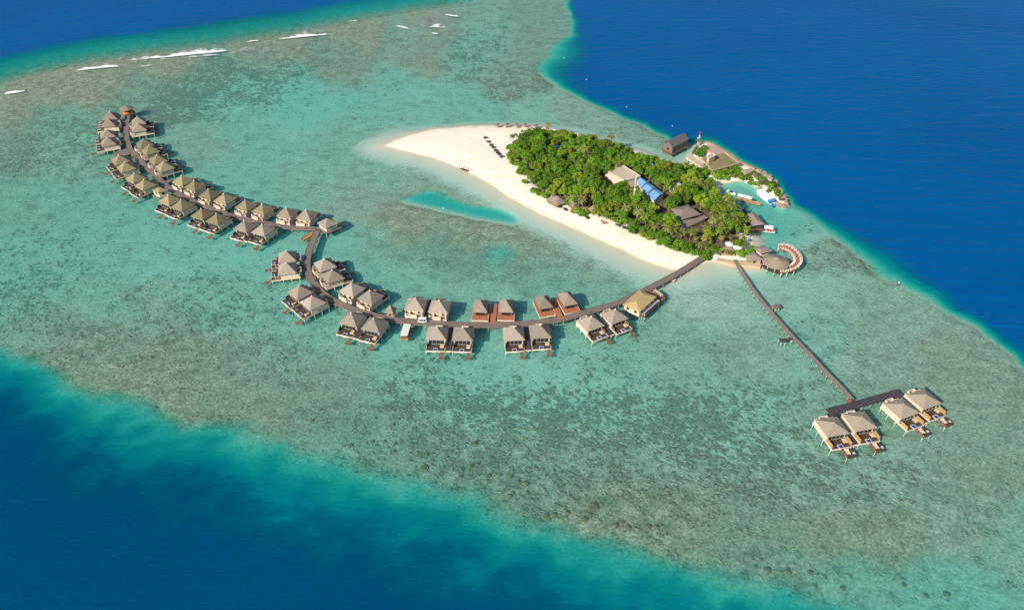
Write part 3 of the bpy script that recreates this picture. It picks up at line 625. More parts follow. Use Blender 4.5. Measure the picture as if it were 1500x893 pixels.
def make_daybed():
    r = thing('daybed', 'x', 'daybed')
    MB().box(-.75, .75, -.85, .85, .0, .28).build('base', 'wood_brown', r)
    MB().box(-.72, .72, -.82, .82, .28, .52).build('mattress', 'tan_cloth', r)
    MB().box(-.72, .72, .55, .84, .52, .8).build('bolster', 'tan_cloth', r)
    return r
dbp = make_daybed(); dbk = kidmap(dbp); dbu = False
villas = []
for i, (th, grp, l1, l2, ph) in enumerate(PAIRS):
    for k in (0, 1):
        x, y, a = VP[2*i+k]
        if th not in used: o = protos[th]; used.add(th)
        else: o = copy_tree(protos[th], kms[th])
        o.location = (x, y, 0); o.rotation_euler = (0, 0, R(a))
        tag(o, (l1, l2)[k], 'villa', 'square thatched villas on stilts along the walkways')
        villas.append(o)
        if i in (1, 2, 3, 4, 5, 8, 10, 15, 16, 17, 18, 6, 19):
            if dbu: dbd = copy_tree(dbp, dbk)
            else: dbd = dbp; dbu = True
            ca, sa = cos(R(a)), sin(R(a)); lx, ly = (-2.3, 4.6)
            dbd.location = (x+ca*lx-sa*ly, y+sa*lx+ca*ly, 1.3); dbd.rotation_euler = (0, 0, R(a))
            side = 'first' if k == 0 else 'second'
            tag(dbd, 'tan daybed, %s villa of the %s' % (side, ph), 'daybed', 'daybeds on the villa decks')
    (x0, y0, a), (x1, y1, _) = VP[2*i], VP[2*i+1]
    if not lused: l = linkp; lused = True
    else: l = copy_tree(linkp, lkm)
    l.location = ((x0+x1)/2, (y0+y1)/2, 0); l.rotation_euler = (0, 0, R(a))
    tag(l, 'dark plank deck between the %s' % ph if 'villas' in ph else 'dark plank deck in the gap of the %s' % ph, 'deck', 'narrow decks between paired villas')

# loungers and tables on the lower decks of the four near villas
def make_lounger(mat='white', frame='wood_brown'):
    r = thing('sun_lounger', 'x', 'sun lounger')
    MB().box(-.32, .32, -1.0, .95, .2, .34).build('cushion', mat, r)
    MB().add([(-.32,.45,.34),(.32,.45,.34),(.32,1.0,.75),(-.32,1.0,.75),(-.32,.45,.44),(.32,.45,.44),(.32,.95,.85),(-.32,.95,.85)],
             [(0,3,2,1),(4,5,6,7),(0,1,5,4),(1,2,6,5),(2,3,7,6),(3,0,4,7)]).build('backrest', mat, r)
    fr = MB(); fr.box(-.34, .34, -1.02, 1.0, .1, .19)
    for sx_ in (-.3, .24):
        for sy_ in (-.95, .85): fr.box(sx_, sx_+.06, sy_, sy_+.06, 0, .1)
    fr.build('frame', frame, r); return r
lp = make_lounger('cream'); lpk = kidmap(lp); first = True
tb = thing('side_table', 'x', 'table'); MB().tube((0,0,.0),(0,0,.5),.06,.06,6).build('leg', 'wood_brown', tb); MB().tube((0,0,.5),(0,0,.58),.45,.45,14).build('tabletop', 'cream', tb)
tbk = kidmap(tb); tf = True
for i, nm in zip((8, 9, 10, 11), ('leftmost', 'second from left', 'third from left', 'rightmost')):
    x, y, a = VP[i]; ca, sa = cos(R(a)), sin(R(a))
    for j, lx in enumerate((-.65, -1.5)):
        o = lp if first else copy_tree(lp, lpk); first = False
        ly = 8.6; o.location = (x+ca*lx-sa*ly, y+sa*lx+ca*ly, .75); o.rotation_euler = (0, 0, R(a)+pi)
        tag(o, '%s cream lounger on the lower deck of the %s pale roofed villa' % (('left', 'right')[j], nm), 'sun lounger', 'loungers on the lower decks of the near villas')
    o = tb if tf else copy_tree(tb, tbk); tf = False
    lx, ly = -2.7, 9.6; o.location = (x+ca*lx-sa*ly, y+sa*lx+ca*ly, .75)
    tag(o, 'small round pale table on the lower deck of the %s pale roofed villa' % nm, 'table', 'round tables on the lower decks of the near villas')

# ---------------------------------------------------------------- walkways
def walkway(name, label, path, width, z, mat, nposts, gp='wooden walkways over the water', kerb='wood_walk'):
    P = smooth_path(path, 10); o = thing(name, label, 'walkway', (0, 0, 0), 0, gp)
    Lc = [0]
    for i in range(1, len(P)): Lc.append(Lc[-1]+np.linalg.norm(P[i]-P[i-1]))
    nr = []
    for i in range(len(P)):
        t = P[min(i+1, len(P)-1)]-P[max(i-1, 0)]; t = t/np.linalg.norm(t); nr.append(np.array([-t[1], t[0]]))
    def strip(o0, o1, z0, z1):
        b = MB(); n = len(P); vs = []
        for p, m_ in zip(P, nr): vs += [(*(p+m_*o0), z0), (*(p+m_*o1), z0), (*(p+m_*o1), z1), (*(p+m_*o0), z1)]
        fs = []
        for i in range(n-1):
            for k in range(4): a_, b_ = i*4+k, i*4+(k+1) % 4; fs.append((a_, b_, b_+4, a_+4))
        fs += [(0,3,2,1), ((n-1)*4, (n-1)*4+1, (n-1)*4+2, (n-1)*4+3)]
        return b.add(vs, fs)
    h = width/2
    dk = strip(-h+.13, h-.13, z-.2, z).build('deck', mat, o)
    for s in (-1, 1): strip(min(s*h, s*(h-.12)), max(s*h, s*(h-.12)), z-.35, z+.12).build('kerb', kerb, o)
    for k in range(nposts):
        t = (k+.5)/nposts*Lc[-1]; i = min(range(len(Lc)), key=lambda j: abs(Lc[j]-t)); p, m_ = P[i], nr[i]
        for s in (-1, 1):
            q_ = p+m_*s*(h-.1); MB().tube((*q_, -2.6), (*q_, z-.1), .12, .12, 6).build('post', 'post_grey', o)
    return o
ZD = 1.6
MAIN = GA([(1038,371),(1012,388),(985,404),(950,422),(910,441),(880,451),(850,459.5),(816.7,468),(778,472.5),(736.7,475.2),(695,475.6),(660,474.2),(636.7,473),(603,471.2),(567,466),(531,457),(504.4,447.5),(481,435.5),(463.2,419.5),(452.4,402),(449.7,386),(452.5,368),(459,350),(466,336)], ZD)
walkway('wooden_walkway', 'long curved brown walkway from the beach to the junction pavilion', MAIN, 2.9, ZD, 'wood_walk', 48)
FARP = GA([(468,335),(440,334),(411.6,331),(371.3,323),(339,315.5),(314.8,306.5),(290.6,297.5),(266.5,286.5),(246.3,274.5),(227.5,257),(210.7,240.5),(199,228),(191,220),(187.5,210),(184.8,200),(184.5,188),(186,176),(187.4,167)], ZD)
walkway('wooden_walkway', 'brown walkway between the olive roofed villas up to the end pavilion', FARP, 2.8, ZD, 'wood_walk', 40)
JET = GA([(1076.5,380),(1088.5,401.5),(1105.3,427),(1123.8,450.3),(1144,473.7),(1164,495.7),(1187.6,519.8),(1206.8,541),(1230.8,565.2),(1248.5,585)], 1.4)
walkway('wooden_jetty', 'straight narrow jetty from the island to the four pale roofed villas', JET, 1.5, 1.4, 'wood_jetty', 30)
CR = GA([(1213,603),(1232,598.5),(1255,592),(1280,585),(1300,579.5),(1319,574.5)], 1.4)
walkway('wooden_jetty', 'dark cross shaped landing deck behind the four pale roofed villas', CR, 3.0, 1.395, 'wood_walk_dark', 8, kerb='wood_walk_dark')
def platform(name, label, cat, pts, z, mat, th=.25, posts=True, group=None):
    P = ccw(GA(pts, z)); c = cen(P); o = thing(name, label, cat, (c[0], c[1], 0), 0, group); Q = rel(P, c)
    MB().prism(Q, z-th, z).build('deck', mat, o)
    if posts:
        for p in inset(Q, .3): MB().tube((p[0], p[1], -2.6), (p[0], p[1], z-th), .14, .14, 6).build('post', 'cream', o)
    return o
platform('side_platform', 'small brown platform on the right side of the straight jetty', 'platform', [(1124.5,449.5),(1132,447.5),(1136,444),(1142,446),(1143,450),(1137,452.5),(1131,450.5),(1125.5,452)], 1.38, 'wood_walk')
platform('side_platform', 'small dark platform on the left side of the straight jetty', 'platform', [(1161,494.5),(1150,495.5),(1140,495),(1144,500.5),(1151,501),(1155,498),(1162,497)], 1.38, 'wood_walk_dark')
platform('landing_stage', 'wide brown platform reaching left at the bend near the far end', 'platform', [(164,227),(172,221),(190,216.5),(196,224),(186,227),(170,231)], 1.585, 'wood_walk')
platform('landing_stage', 'short walkway spur to the topmost pair left of the end pavilion', 'platform', [(170,176.5),(184,175.5),(184,178),(170,179)], 1.58, 'wood_walk')
platform('landing_stage', 'short grey spur from the walkway to the fourth inner pair', 'platform', [(240,265.5),(253,261),(254,264),(242,269.5)], 1.585, 'wood_walk')
rb = thing('red_box', 'small red box where the straight jetty meets the dark cross deck', 'box', (*G(1244.5,588.5,1.5), 1.52)); MB().box(-.35,.35,-.35,.35,0,1.0).build('cabinet','red',rb); MB().box(-.4,.4,-.4,.4,1.0,1.1).build('lid','red',rb)

# ---------------------------------------------------------------- spa huts with red-brown decks
def spa(deck, roof, label):
    """deck: near-left, near-right, far-left corner"""
    a, b, c = [np.array(p) for p in GA(deck, 1.5)]; ux = b-a; w = np.linalg.norm(ux); ux /= w; uy = np.array([-ux[1], ux[0]]); d = (c-a)@uy
    th = math.atan2(ux[1], ux[0]); r = thing('spa_hut', label, 'hut', (a[0], a[1], 0), th, 'spa huts on red brown decks')
    MB().box(0, w, 0, d, 1.25, 1.5).build('deck', 'wood_red', r)
    e = MB(); e.box(-.08, w+.08, -.14, -.01, .9, 1.55); e.box(-.14, -.01, 0, d, .9, 1.55); e.box(w+.01, w+.14, 0, d, .9, 1.55); e.build('edge_beam', 'cream', r)
    x0, x1, y0, y1 = .35, w-.35, 2.3, d-.2
    MB().box(x0+.6, x1-.6, y0+.7, y1-.5, 1.5, 3.6).build('wall', 'wood_brown', r)
    MB().box(x0+1.2, x1-1.2, y0+.62, y0+.69, 1.6, 3.2).build('door', 'dark', r)
    MB().roof([(x0,y0),(x1,y0),(x1,y1),(x0,y1)], 3.7, 2.9, .12).build('roof', roof, r)
    for x in (.2, w/2, w-.2):
        for y in (.2, d-.3): MB().tube((x, y, -2.6), (x, y, 1.25), .14, .14, 6).build('post', 'white', r)
    return r
spa([(691,468.5),(714.8,469.3),(693.5,445)], 'thatch_brown', 'leftmost spa hut on its red brown deck above the walkway')
spa([(729,468.5),(753,469),(730.5,444.5)], 'thatch_brown', 'second spa hut from the left, right of the red brown footbridge')
spa([(790.6,464.5),(814,461),(780,441.5)], 'thatch_brown', 'third spa hut from the left, tilted with red brown deck')
spa([(828,460),(850.3,455.5),(815.5,436)], 'thatch_brown', 'rightmost spa hut, nearest the yellow roofed hall')
platform('footbridge', 'red brown footbridge between the two left spa huts', 'footbridge', [(717.5,474),(726,474),(728.5,444.5),(721,444.5)], 1.62, 'wood_red', group='red brown footbridges to the spa')
platform('footbridge', 'red brown footbridge between the two tilted right spa huts', 'footbridge', [(818,467.5),(826.5,466),(813,438.5),(806,440)], 1.62, 'wood_red', group='red brown footbridges to the spa')

# ---------------------------------------------------------------- generic roofed buildings
def building(name, label, cat, eave_px, ze, h, roofmat, wallmat='cream', zb=None, ridge=.35, ov=.7, windows=0, group=None, deckmat=None, posts=False, flat=False, gable=False):
    E_ = ccw(GA(eave_px, ze)); c = cen(E_); Q = rel(E_, c)
    if zb is None: zb = max(.3, ground_z(*c))
    o = thing(name, label, cat, (c[0], c[1], 0), 0, group)
    I = ccw(inset(Q, ov))
    if flat:
        MB().prism(Q, ze-.25, ze).build('roof', roofmat, o)
        pr = MB(); n = len(Q); J = ccw(inset(Q, .3))
        for i in range(n):
            pr.prism([Q[i], Q[(i+1) % n], J[(i+1) % n], J[i]], ze+.004, ze+.4)
        pr.build('parapet', 'cream' if roofmat != 'moss' else 'plaster_tan', o)
    elif gable:
        q = [np.array(p) for p in Q]
        if np.linalg.norm(q[1]-q[0]) < np.linalg.norm(q[2]-q[1]): q = q[1:]+q[:1]
        A = (q[0]+q[3])/2; B = (q[1]+q[2])/2
        t = .2
        MB().add([(*q[0],ze),(*q[1],ze),(*q[2],ze),(*q[3],ze),(*A,ze+h),(*B,ze+h),(*q[0],ze-t),(*q[1],ze-t),(*q[2],ze-t),(*q[3],ze-t),(*A,ze+h-t),(*B,ze+h-t)],
            [(0,1,5,4),(2,3,4,5),(6,10,11,7),(8,11,10,9),(0,6,7,1),(2,8,9,3),(0,4,10,6),(3,9,10,4),(1,7,11,5),(2,5,11,8)]).build('roof', roofmat, o)
        i4 = [np.array(p) for p in I]
        if np.linalg.norm(i4[1]-i4[0]) < np.linalg.norm(i4[2]-i4[1]): i4 = i4[1:]+i4[:1]
        A2 = (i4[0]+i4[3])/2; B2 = (i4[1]+i4[2])/2
        MB().add([(*i4[0],ze-.3),(*i4[3],ze-.3),(*A2,ze+h-.45),(*i4[1],ze-.3),(*i4[2],ze-.3),(*B2,ze+h-.45)], [(0,2,1),(3,4,5),(0,3,5,2),(1,2,5,4)]).build('gable_wall', wallmat, o)
    else: MB().roof(Q, ze, h, ridge).build('roof', roofmat, o)
    MB().prism(I, zb-.2, ze-.3).build('wall', wallmat, o)
    if windows:
        for i in range(4):
            a, b = np.array(I[i]), np.array(I[(i+1) % 4]); t = b-a; l = np.linalg.norm(t); t = t/l; nn = np.array([t[1], -t[0]])
            k = max(1, int(l/windows))
            for j in range(k):
                m_ = a+t*l*(j+.5)/k; w_ = .55
                p = [m_-t*w_+nn*.02, m_+t*w_+nn*.02, m_+t*w_+nn*.08, m_-t*w_+nn*.08]
                MB().prism([tuple(x) for x in p], zb+1.0, min(ze-.5, zb+2.3)).build('window', 'dark', o)
    if deckmat:
        D_ = ccw(inset(Q, -.6)); MB().prism(D_, zb-.35, zb-.02).build('deck', deckmat, o)
        if posts:
            for p in inset(D_, .4): MB().tube((p[0], p[1], -3.0), (p[0], p[1], zb-.35), .16, .16, 6).build('post', 'cream', o)
    return o
# pavilions along the walkway
building('junction_pavilion', 'grey roofed pavilion at the junction where the walkway turns', 'pavilion', [(464,326.5),(477,334.8),(496.5,326.5),(482,318.5)], 4.0, 2.6, 'thatch_brown', zb=1.6, ridge=0, windows=3, deckmat='wood_walk', posts=True)
building('square_hut', 'small square olive roofed hut beside the walkway among the villas', 'hut', [(222.5,278.5),(231.5,283),(246.5,278.5),(237,274.5)], 4.2, 1.6, 'thatch_olive', zb=1.5, ridge=0, windows=3, ov=.4, deckmat='wood_walk', posts=True)
def kiosk():
    c = G(573, 460, 1.6); o = thing('kiosk', 'small kiosk with pointed roof and yellow walls beside the walkway', 'kiosk', (*c, 0), R(-15))
    MB().box(-1.5,1.5,-1.5,1.5,1.3,1.6).build('deck','cream',o); MB().box(-1.0,1.0,-1.0,1.0,1.6,3.2).build('wall','wood_gold',o)
    MB().box(-.4,.4,-1.06,-1.01,1.65,3.0).build('door','dark',o)
    MB().roof([(-1.9,-1.9),(1.9,-1.9),(1.9,1.9),(-1.9,1.9)], 3.6, 2.7).build('roof','thatch_brown',o)
    for x in (-1.4,1.4):
        for y in (-1.4,1.4): MB().tube((x,y,-2.6),(x,y,3.5),.12,.12,6).build('post','wood_gold',o)
kiosk()
def end_pav():
    c = G(187.5, 165, 1.6); o = thing('end_pavilion', 'round roofed pavilion with orange wood at the far end of the walkway', 'pavilion', (*c, 0))
    MB().tube((0,0,1.3),(0,0,1.6),4.0,4.0,12).build('deck','wood_walk',o)
    MB().tube((0,0,1.6),(0,0,2.7),3.0,3.0,12).build('wall','boat_orange',o)
    MB().cone((0,0), 3.9, 4.3, 6.3, 12).build('roof','thatch_brown',o)
    for k in range(8): t = k*pi/4; MB().tube((2.8*cos(t),2.8*sin(t),-2.6),(2.8*cos(t),2.8*sin(t),4.2),.13,.13,6).build('post','wood_brown',o)
end_pav()
# yellow hall
hall = building('yellow_hall', 'large hall with golden yellow thatched roof on the curved walkway', 'hall', [(912,445.8),(936.5,424),(962,434.2),(937,457)], 4.6, 1.5, 'thatch_gold', zb=1.7, ridge=.45, ov=.6, windows=3.2)
hp = platform('hall_terrace', 'dark brown terrace wrapping the right side of the yellow roofed hall', 'terrace', [(936.5,463.5),(944,464.2),(975,435.5),(953,421.5),(925,438),(914,453.5)], 1.45, 'wood_brown')
o = platform('glass_canopy', 'long pale lilac canopy strip along the yellow roofed hall', 'canopy', [(940.2,459),(944,459.6),(966.5,439.6),(962.5,437.8)], 2.6, 'glass_strip', .15)
o = platform('tan_canopy', 'narrow tan canopy at the back corner of the hall terrace', 'canopy', [(957,424.5),(960,423),(972,431.5),(968.5,433.2)], 2.6, 'flat_tan', .15)
# white topped barge
def barge():
    P = GA([(591.3,474),(602,474.6),(596.9,491),(586.3,491.6)], 2.3); c = cen(P); Q = ccw(rel(P, c)); o = thing('covered_barge', 'long white topped barge moored below the walkway', 'boat', (*c, 0))
    MB().prism(Q, 2.15, 2.3).build('canopy','white',o); MB().prism(inset(Q, .25), .55, 2.14).build('cabin','wood_brown',o); MB().prism(inset(Q, -.15), -.3, .54).build('hull','boat_wood',o)
barge()
def boat_hull(L_, B_, z0, z1, taper=.0):
    n = 12; vs = []; fs = []
    for i in range(n+1):
        u = i/n; x = -L_/2+L_*u; w = B_/2*(1-max(0, (u-.5)/.5)**2.2)*(1-.25*max(0, (.2-u)/.2)); sh = z1+(.55*max(0, (u-.6)/.4)**2+.2*max(0, (.2-u)/.2)**2)
        w = max(w, .06)
        vs += [(x, -w, sh), (x, -w*.6, z0), (x, w*.6, z0), (x, w, sh), (x, w*.86, sh), (x, w*.8, z0+.45), (x, -w*.8, z0+.45), (x, -w*.86, sh)]
    for i in range(n):
        for k in range(8): a, b = i*8+k, i*8+(k+1) % 8; fs.append((a, a+8, b+8, b))
    fs += [tuple(range(8)), tuple(n*8+k for k in range(7, -1, -1))]
    return MB().add(vs, fs)
def boat(label, ends, B_, hull, canopy=None, ztop=2.3, cab=(.1, .6), name='boat', extra=None, cabin=None):
    """ends: stern px, bow px on the water"""
    a, b = [np.array(p) for p in GA(ends)]; c = (a+b)/2; d = b-a; L_ = np.linalg.norm(d); o = thing(name, label, 'boat', (c[0], c[1], 0), math.atan2(d[1], d[0]))
    boat_hull(L_, B_, -.3, .75).build('hull', hull, o)
    MB().box(-L_*.42, L_*.25, -B_*.36, B_*.36, .3, .42).build('deck', 'boat_wood' if hull != 'boat_white' else 'cream', o)
    x0, x1 = -L_/2+L_*cab[0], -L_/2+L_*cab[1]
    if cabin: MB().box(x0+.3, x1-.3, -B_*.36, B_*.36, .43, ztop-.02).build('cabin', cabin, o)
    if canopy:
        MB().box(x0, x1, -B_*.5, B_*.5, ztop, ztop+.14).build('canopy', canopy, o)
        for x in np.linspace(x0+.15, x1-.15, 4):
            for s in (-1, 1): MB().tube((x, s*B_*.42, .5), (x, s*B_*.42, ztop), .05, .05, 5).build('post', 'boat_white', o)
    if extra: extra(o, L_, B_)
    return o
boat('brown wooden boat with long white canopy in the middle of the little harbour', [(1079,291.5),(1114,301)], 2.6, 'boat_wood', 'boat_white', 2.5, (.0, .6), 'wooden_boat')
def ex_blue(o, L_, B_):
    MB().box(-L_*.5+1.2, -L_*.5+2.6, -B_*.45, B_*.45, .8, 2.2).build('rear_cabin', 'boat_blue', o)
    MB().box(-L_*.5-1.0, -L_*.5+1.1, -B_*.42, B_*.42, .1, .5).build('swim_platform', 'boat_blue', o)
boat('white and blue dive boat moored against the rocky breakwater', [(1132,301),(1108,281.5)], 3.4, 'boat_white', 'boat_white', 2.5, (.15, .85), 'dive_boat', ex_blue, 'boat_white')
def ex_speed(o, L_, B_):
    MB().box(-L_*.42, -L_*.08, -B_*.42, B_*.42, .8, 1.15).build('red_seats', 'red', o)
    MB().add([(L_*.05,-B_*.35,.8),(L_*.22,-B_*.2,.8),(L_*.22,B_*.2,.8),(L_*.05,B_*.35,.8),(L_*.03,-B_*.3,1.6),(L_*.1,-B_*.2,1.6),(L_*.1,B_*.2,1.6),(L_*.03,B_*.3,1.6)], [(0,3,2,1),(4,5,6,7),(0,1,5,4),(1,2,6,5),(2,3,7,6),(3,0,4,7)]).build('windscreen', 'dark', o)
boat('white speedboat with red seats below the brown jetty roof', [(1135,340),(1104,336)], 3.0, 'boat_white', 'boat_white', 2.2, (.12, .55), 'speedboat', ex_speed)
def ex_small(o, L_, B_): MB().box(-L_*.2, L_*.1, -B_*.3, B_*.3, .7, 1.3).build('seat', 'blue_dark', o)
boat('small white dinghy with dark blue seat at the harbour beach', [(1065,280.5),(1077,286.5)], 1.7, 'boat_white', None, name='dinghy', extra=ex_small)
boat('small orange brown boat beside the walkway below the junction pavilion', [(443,352.5),(458,343.5)], 2.6, 'boat_orange', None, name='rowing_boat')
o = platform('raft', 'small tan raft floating beside the walkway near the beach', 'raft', [(981,408.5),(985,406.5),(991,409),(987,412)], .5, 'tan_cloth', .5, False)
# white buggy on the walkway
def buggy():
    c = G(619, 471.5, ZD); o = thing('buggy', 'white electric buggy parked on the curved walkway', 'buggy', (*c, ZD), R(-4))
    MB().box(-1.7,1.7,-.65,.65,.3,.75).build('body','boat_white',o); MB().box(-1.5,1.5,-.7,.7,1.85,1.95).build('roof','boat_white',o)
    for x in (-1.4,-.45,.45,1.4):
        for y in (-.6,.6): MB().tube((x,y,.75),(x,y,1.85),.05,.05,5).build('roof_post','boat_white',o)
    for x in (-.9,0,.9): MB().box(x-.2,x+.25,-.55,.55,.75,1.15).build('seat','dark',o)
    for x in (-1.2,1.2):
        for y in (-.66,.66): MB().tube((x,y-.08,.25),(x,y+.08,.25),.25,.25,10).build('wheel','dark',o)
buggy()

# ---------------------------------------------------------------- island buildings
building('boathouse', 'grey gabled wooden boathouse standing over the water at the far shore', 'boathouse', [(971.5,209.5),(985,216.5),(1009,204),(996,197)], 5.2, 2.3, 'slate', 'hut_grey', zb=1.2, gable=True, ov=.45, windows=3.5, deckmat='wood_brown', posts=True)
building('stage_building', 'low building with flat tan roof and pale rim inside the wood', 'building', [(884.7,249),(908,239.6),(938.6,258.6),(915,265)], 6.5, 0, 'flat_tan', 'cream', flat=True, ov=.4)
def bluehouse():
    Z = 6.6
    A, B, C, D_ = [np.array(p) for p in GA([(930.5,264.5),(941,259.5),(973.5,281),(959,290.5)], Z)]
    c = (A+B+C+D_)/4; o = thing('blue_roofed_building', 'long building with stepped sky blue metal roofs beside the white mast', 'building', (c[0], c[1], 0))
    for k in range(3):
        t0, t1 = k/3, (k+1)/3-.02
        a, d = A+(D_-A)*t0-c, A+(D_-A)*t1-c; b, e = B+(C-B)*t0-c, B+(C-B)*t1-c
        wdn = .0 if k else .25
        a = a+(b-a)*wdn
        m0, m1 = a+(b-a)*.58, d+(e-d)*.58; z = Z-.35*k
        rf = MB().add([(*a,z-.9),(*d,z-.9),(*m1,z+.35),(*m0,z+.35),(*e,z-.4),(*b,z-.4),(*a,z-1.05),(*d,z-1.05),(*m1,z+.2),(*m0,z+.2),(*e,z-.55),(*b,z-.55)],
            [(0,1,2,3),(3,2,4,5),(7,6,9,8),(8,9,11,10),(0,6,7,1),(5,4,10,11),(0,3,9,6),(3,5,11,9),(1,7,8,2),(2,8,10,4)]).build('roof_panel', 'blue_roof', o)
        MB().prism([tuple(a*.93+m0*.07), tuple(d*.93+m1*.07), tuple(e*.96+m1*.04), tuple(b*.96+m0*.04)], 1.2, z-1.1).build('wall', 'cream', o)
bluehouse()
building('pale_hut', 'small hut with pale grey roof between the wood and the harbour', 'hut', [(978.6,267.5),(994,265.5),(1003.6,273),(986.6,277.5)], 5.2, .8, 'grey_roof', 'cream', ridge=.5, ov=.3)
def restaurant():
    E1 = GA([(973.5,314.5),(1006,301.5),(1038,318),(999,336)], 4.0); c = cen(E1); Q = ccw(rel(E1, c))
    o = thing('restaurant', 'large double tiered brown thatched restaurant in the wood', 'building', (*c, 0))
    MB().roof(Q, 4.0, 3.6, .35).build('lower_roof', 'thatch_dark', o)
    E2 = ccw(rel(GA([(983,305.5),(1008.5,299.5),(1026.5,313.2),(998.3,321.5)], 7.0), c))
    MB().roof(E2, 7.0, 1.6, .5, .4).build('upper_roof', 'thatch_brown', o)
    MB().prism(inset(E2, .6), 4.5, 6.7).build('clerestory', 'dark', o)
    MB().prism(inset(Q, 1.0), 1.0, 3.8).build('wall', 'plaster_tan', o)
    MB().box(-1, 1, -.25, .25, 8.5, 8.9).build('ridge_vent', 'thatch_dark', o)
restaurant()
# beach thatches
building('beach_hut', 'brown thatched hut at the edge of the beach, leftmost of three', 'hut', [(800,292),(815,288),(832,296),(816,301)], 3.0, 2.6, 'thatch_dark', 'wood_brown', ridge=.2, ov=.9)
building('beach_hut', 'long low brown thatched hut behind bushes, middle of three', 'hut', [(829,297),(840,293),(850,300),(840,304)], 3.0, 2.2, 'thatch_dark', 'wood_brown', ridge=.2, ov=.9)
building('beach_hut', 'round topped brown thatched hut at the beach, rightmost of three', 'hut', [(861,306),(869,301),(878,306),(870,312)], 3.2, 2.6, 'thatch_dark', 'wood_brown', ridge=0, ov=.6)
# harbour point
building('moss_roof_building', 'building with flat mossy green roof on the rocky point', 'building', [(1027,232.5),(1061,223.5),(1083.5,239.5),(1043,250.5)], 4.5, 0, 'moss', 'plaster_tan', flat=True, ov=.5, windows=4)
building('tan_terrace_building', 'low flat tan roofed building left of the mossy roof', 'building', [(1004.5,231),(1016,227.5),(1037,242.5),(1028.4,246.5)], 3.8, 0, 'flat_tan', 'cream', flat=True, ov=.4, windows=4)
building('tan_tower', 'square tan stair tower rising beside the mossy roof', 'tower', [(1035.5,229.5),(1044,224.5),(1048,228.5),(1039,233)], 7.6, 0, 'plaster_tan', 'plaster_tan', flat=True, ov=.1, windows=2)
building('pink_roof_hut', 'small hut with pink tan roof right of the mossy roof', 'hut', [(1084.5,250.5),(1100,246),(1104,250),(1091,256)], 3.6, .6, 'pinkdeck', 'plaster_tan', ridge=.5, ov=.3)
platform('stone_terrace', 'pinkish paved terrace behind the tan tower on the point', 'terrace', [(1028,216),(1038,211.5),(1061,222),(1052,228),(1040,222)], 2.6, 'pinkdeck', 1.8, False)
sw = thing('sea_wall', 'curved stone sea wall round the rocky point', 'wall'); pth = smooth_path(GA([(1013,224),(1020,213.5),(1027,209.5),(1036,209),(1048,214),(1061,221.5),(1073,229.5),(1084,237.5),(1096,243),(1106,247.5)], 1.4), 6)
bw = MB()
for i in range(len(pth)-1):
    a, b = pth[i], pth[i+1]; t = (b-a)/np.linalg.norm(b-a); nn = np.array([-t[1], t[0]])*.5; bw.prism([tuple(a-nn), tuple(b-nn), tuple(b+nn), tuple(a+nn)], -2.5, 1.9+.03*(i % 2))
bw.build('coping', 'rock', sw)
# harbour jetty
building('jetty_roof', 'brown pitched roof over the harbour jetty next to the speedboat', 'pavilion', [(1093,314),(1104.6,309.3),(1120,328),(1102,330.5)], 4.2, 1.0, 'thatch_brown', 'wood_dark', zb=1.2, ridge=.6, ov=1.2, deckmat='wood_brown', posts=True)
platform('harbour_pier', 'dark wooden pier between the wood and the harbour jetty roof', 'pier', [(1087.5,306),(1092,305.5),(1102,331),(1096,334)], 1.25, 'wood_dark')
# over-water restaurant
def roundhouse():
    c = G(1136.5, 383, 3.4); o = thing('round_bar', 'big round thatched bar roof over the water beside the crescent deck', 'building', (*c, 0))
    n = 28; r = 5.7
    MB().cone((0,0), r, 3.4, 5.6, n).build('roof', 'thatch_brown', o)
    MB().tube((0,0,1.3),(0,0,1.6), 5.6, 5.6, n).build('deck', 'wood_dark', o)
    MB().tube((0,0,1.6),(0,0,2.6), 3.2, 3.2, 20).build('bar_counter', 'cream', o)
    for k in range(10): t = k*2*pi/10; MB().tube((5.1*cos(t),5.1*sin(t),-3),(5.1*cos(t),5.1*sin(t),3.3),.15,.15,6).build('post','cream',o)
roundhouse()
building('waterside_roof', 'flat brown thatched roof behind the round bar', 'building', [(1104,362.8),(1118.2,359),(1132,367),(1115,371.5)], 4.0, .7, 'thatch_brown', 'cream', zb=1.2, ridge=.5, ov=1.0, deckmat='wood_dark', posts=True)
building('waterside_roof', 'brown thatched roof left of the round bar above the sea wall', 'building', [(1092,373.5),(1105,368.5),(1118,379.9),(1095,382.5)], 4.0, 1.0, 'thatch_brown', 'plaster_tan', zb=1.2, ridge=.4, ov=.6, windows=3)
swl = platform('brick_quay', 'long low tan brick quay below the straight jetty start', 'quay', [(1049,381),(1075,386.5),(1095,389),(1114,391),(1117,384),(1100,381),(1075,381),(1052,377)], 1.2, 'plaster_tan', 3.4, False)
platform('dining_terrace', 'tan dining terrace under the palms near the jetty start', 'terrace', [(1055,372),(1057,363),(1072,362),(1077,373)], 1.95, 'pinkdeck', .6, False)
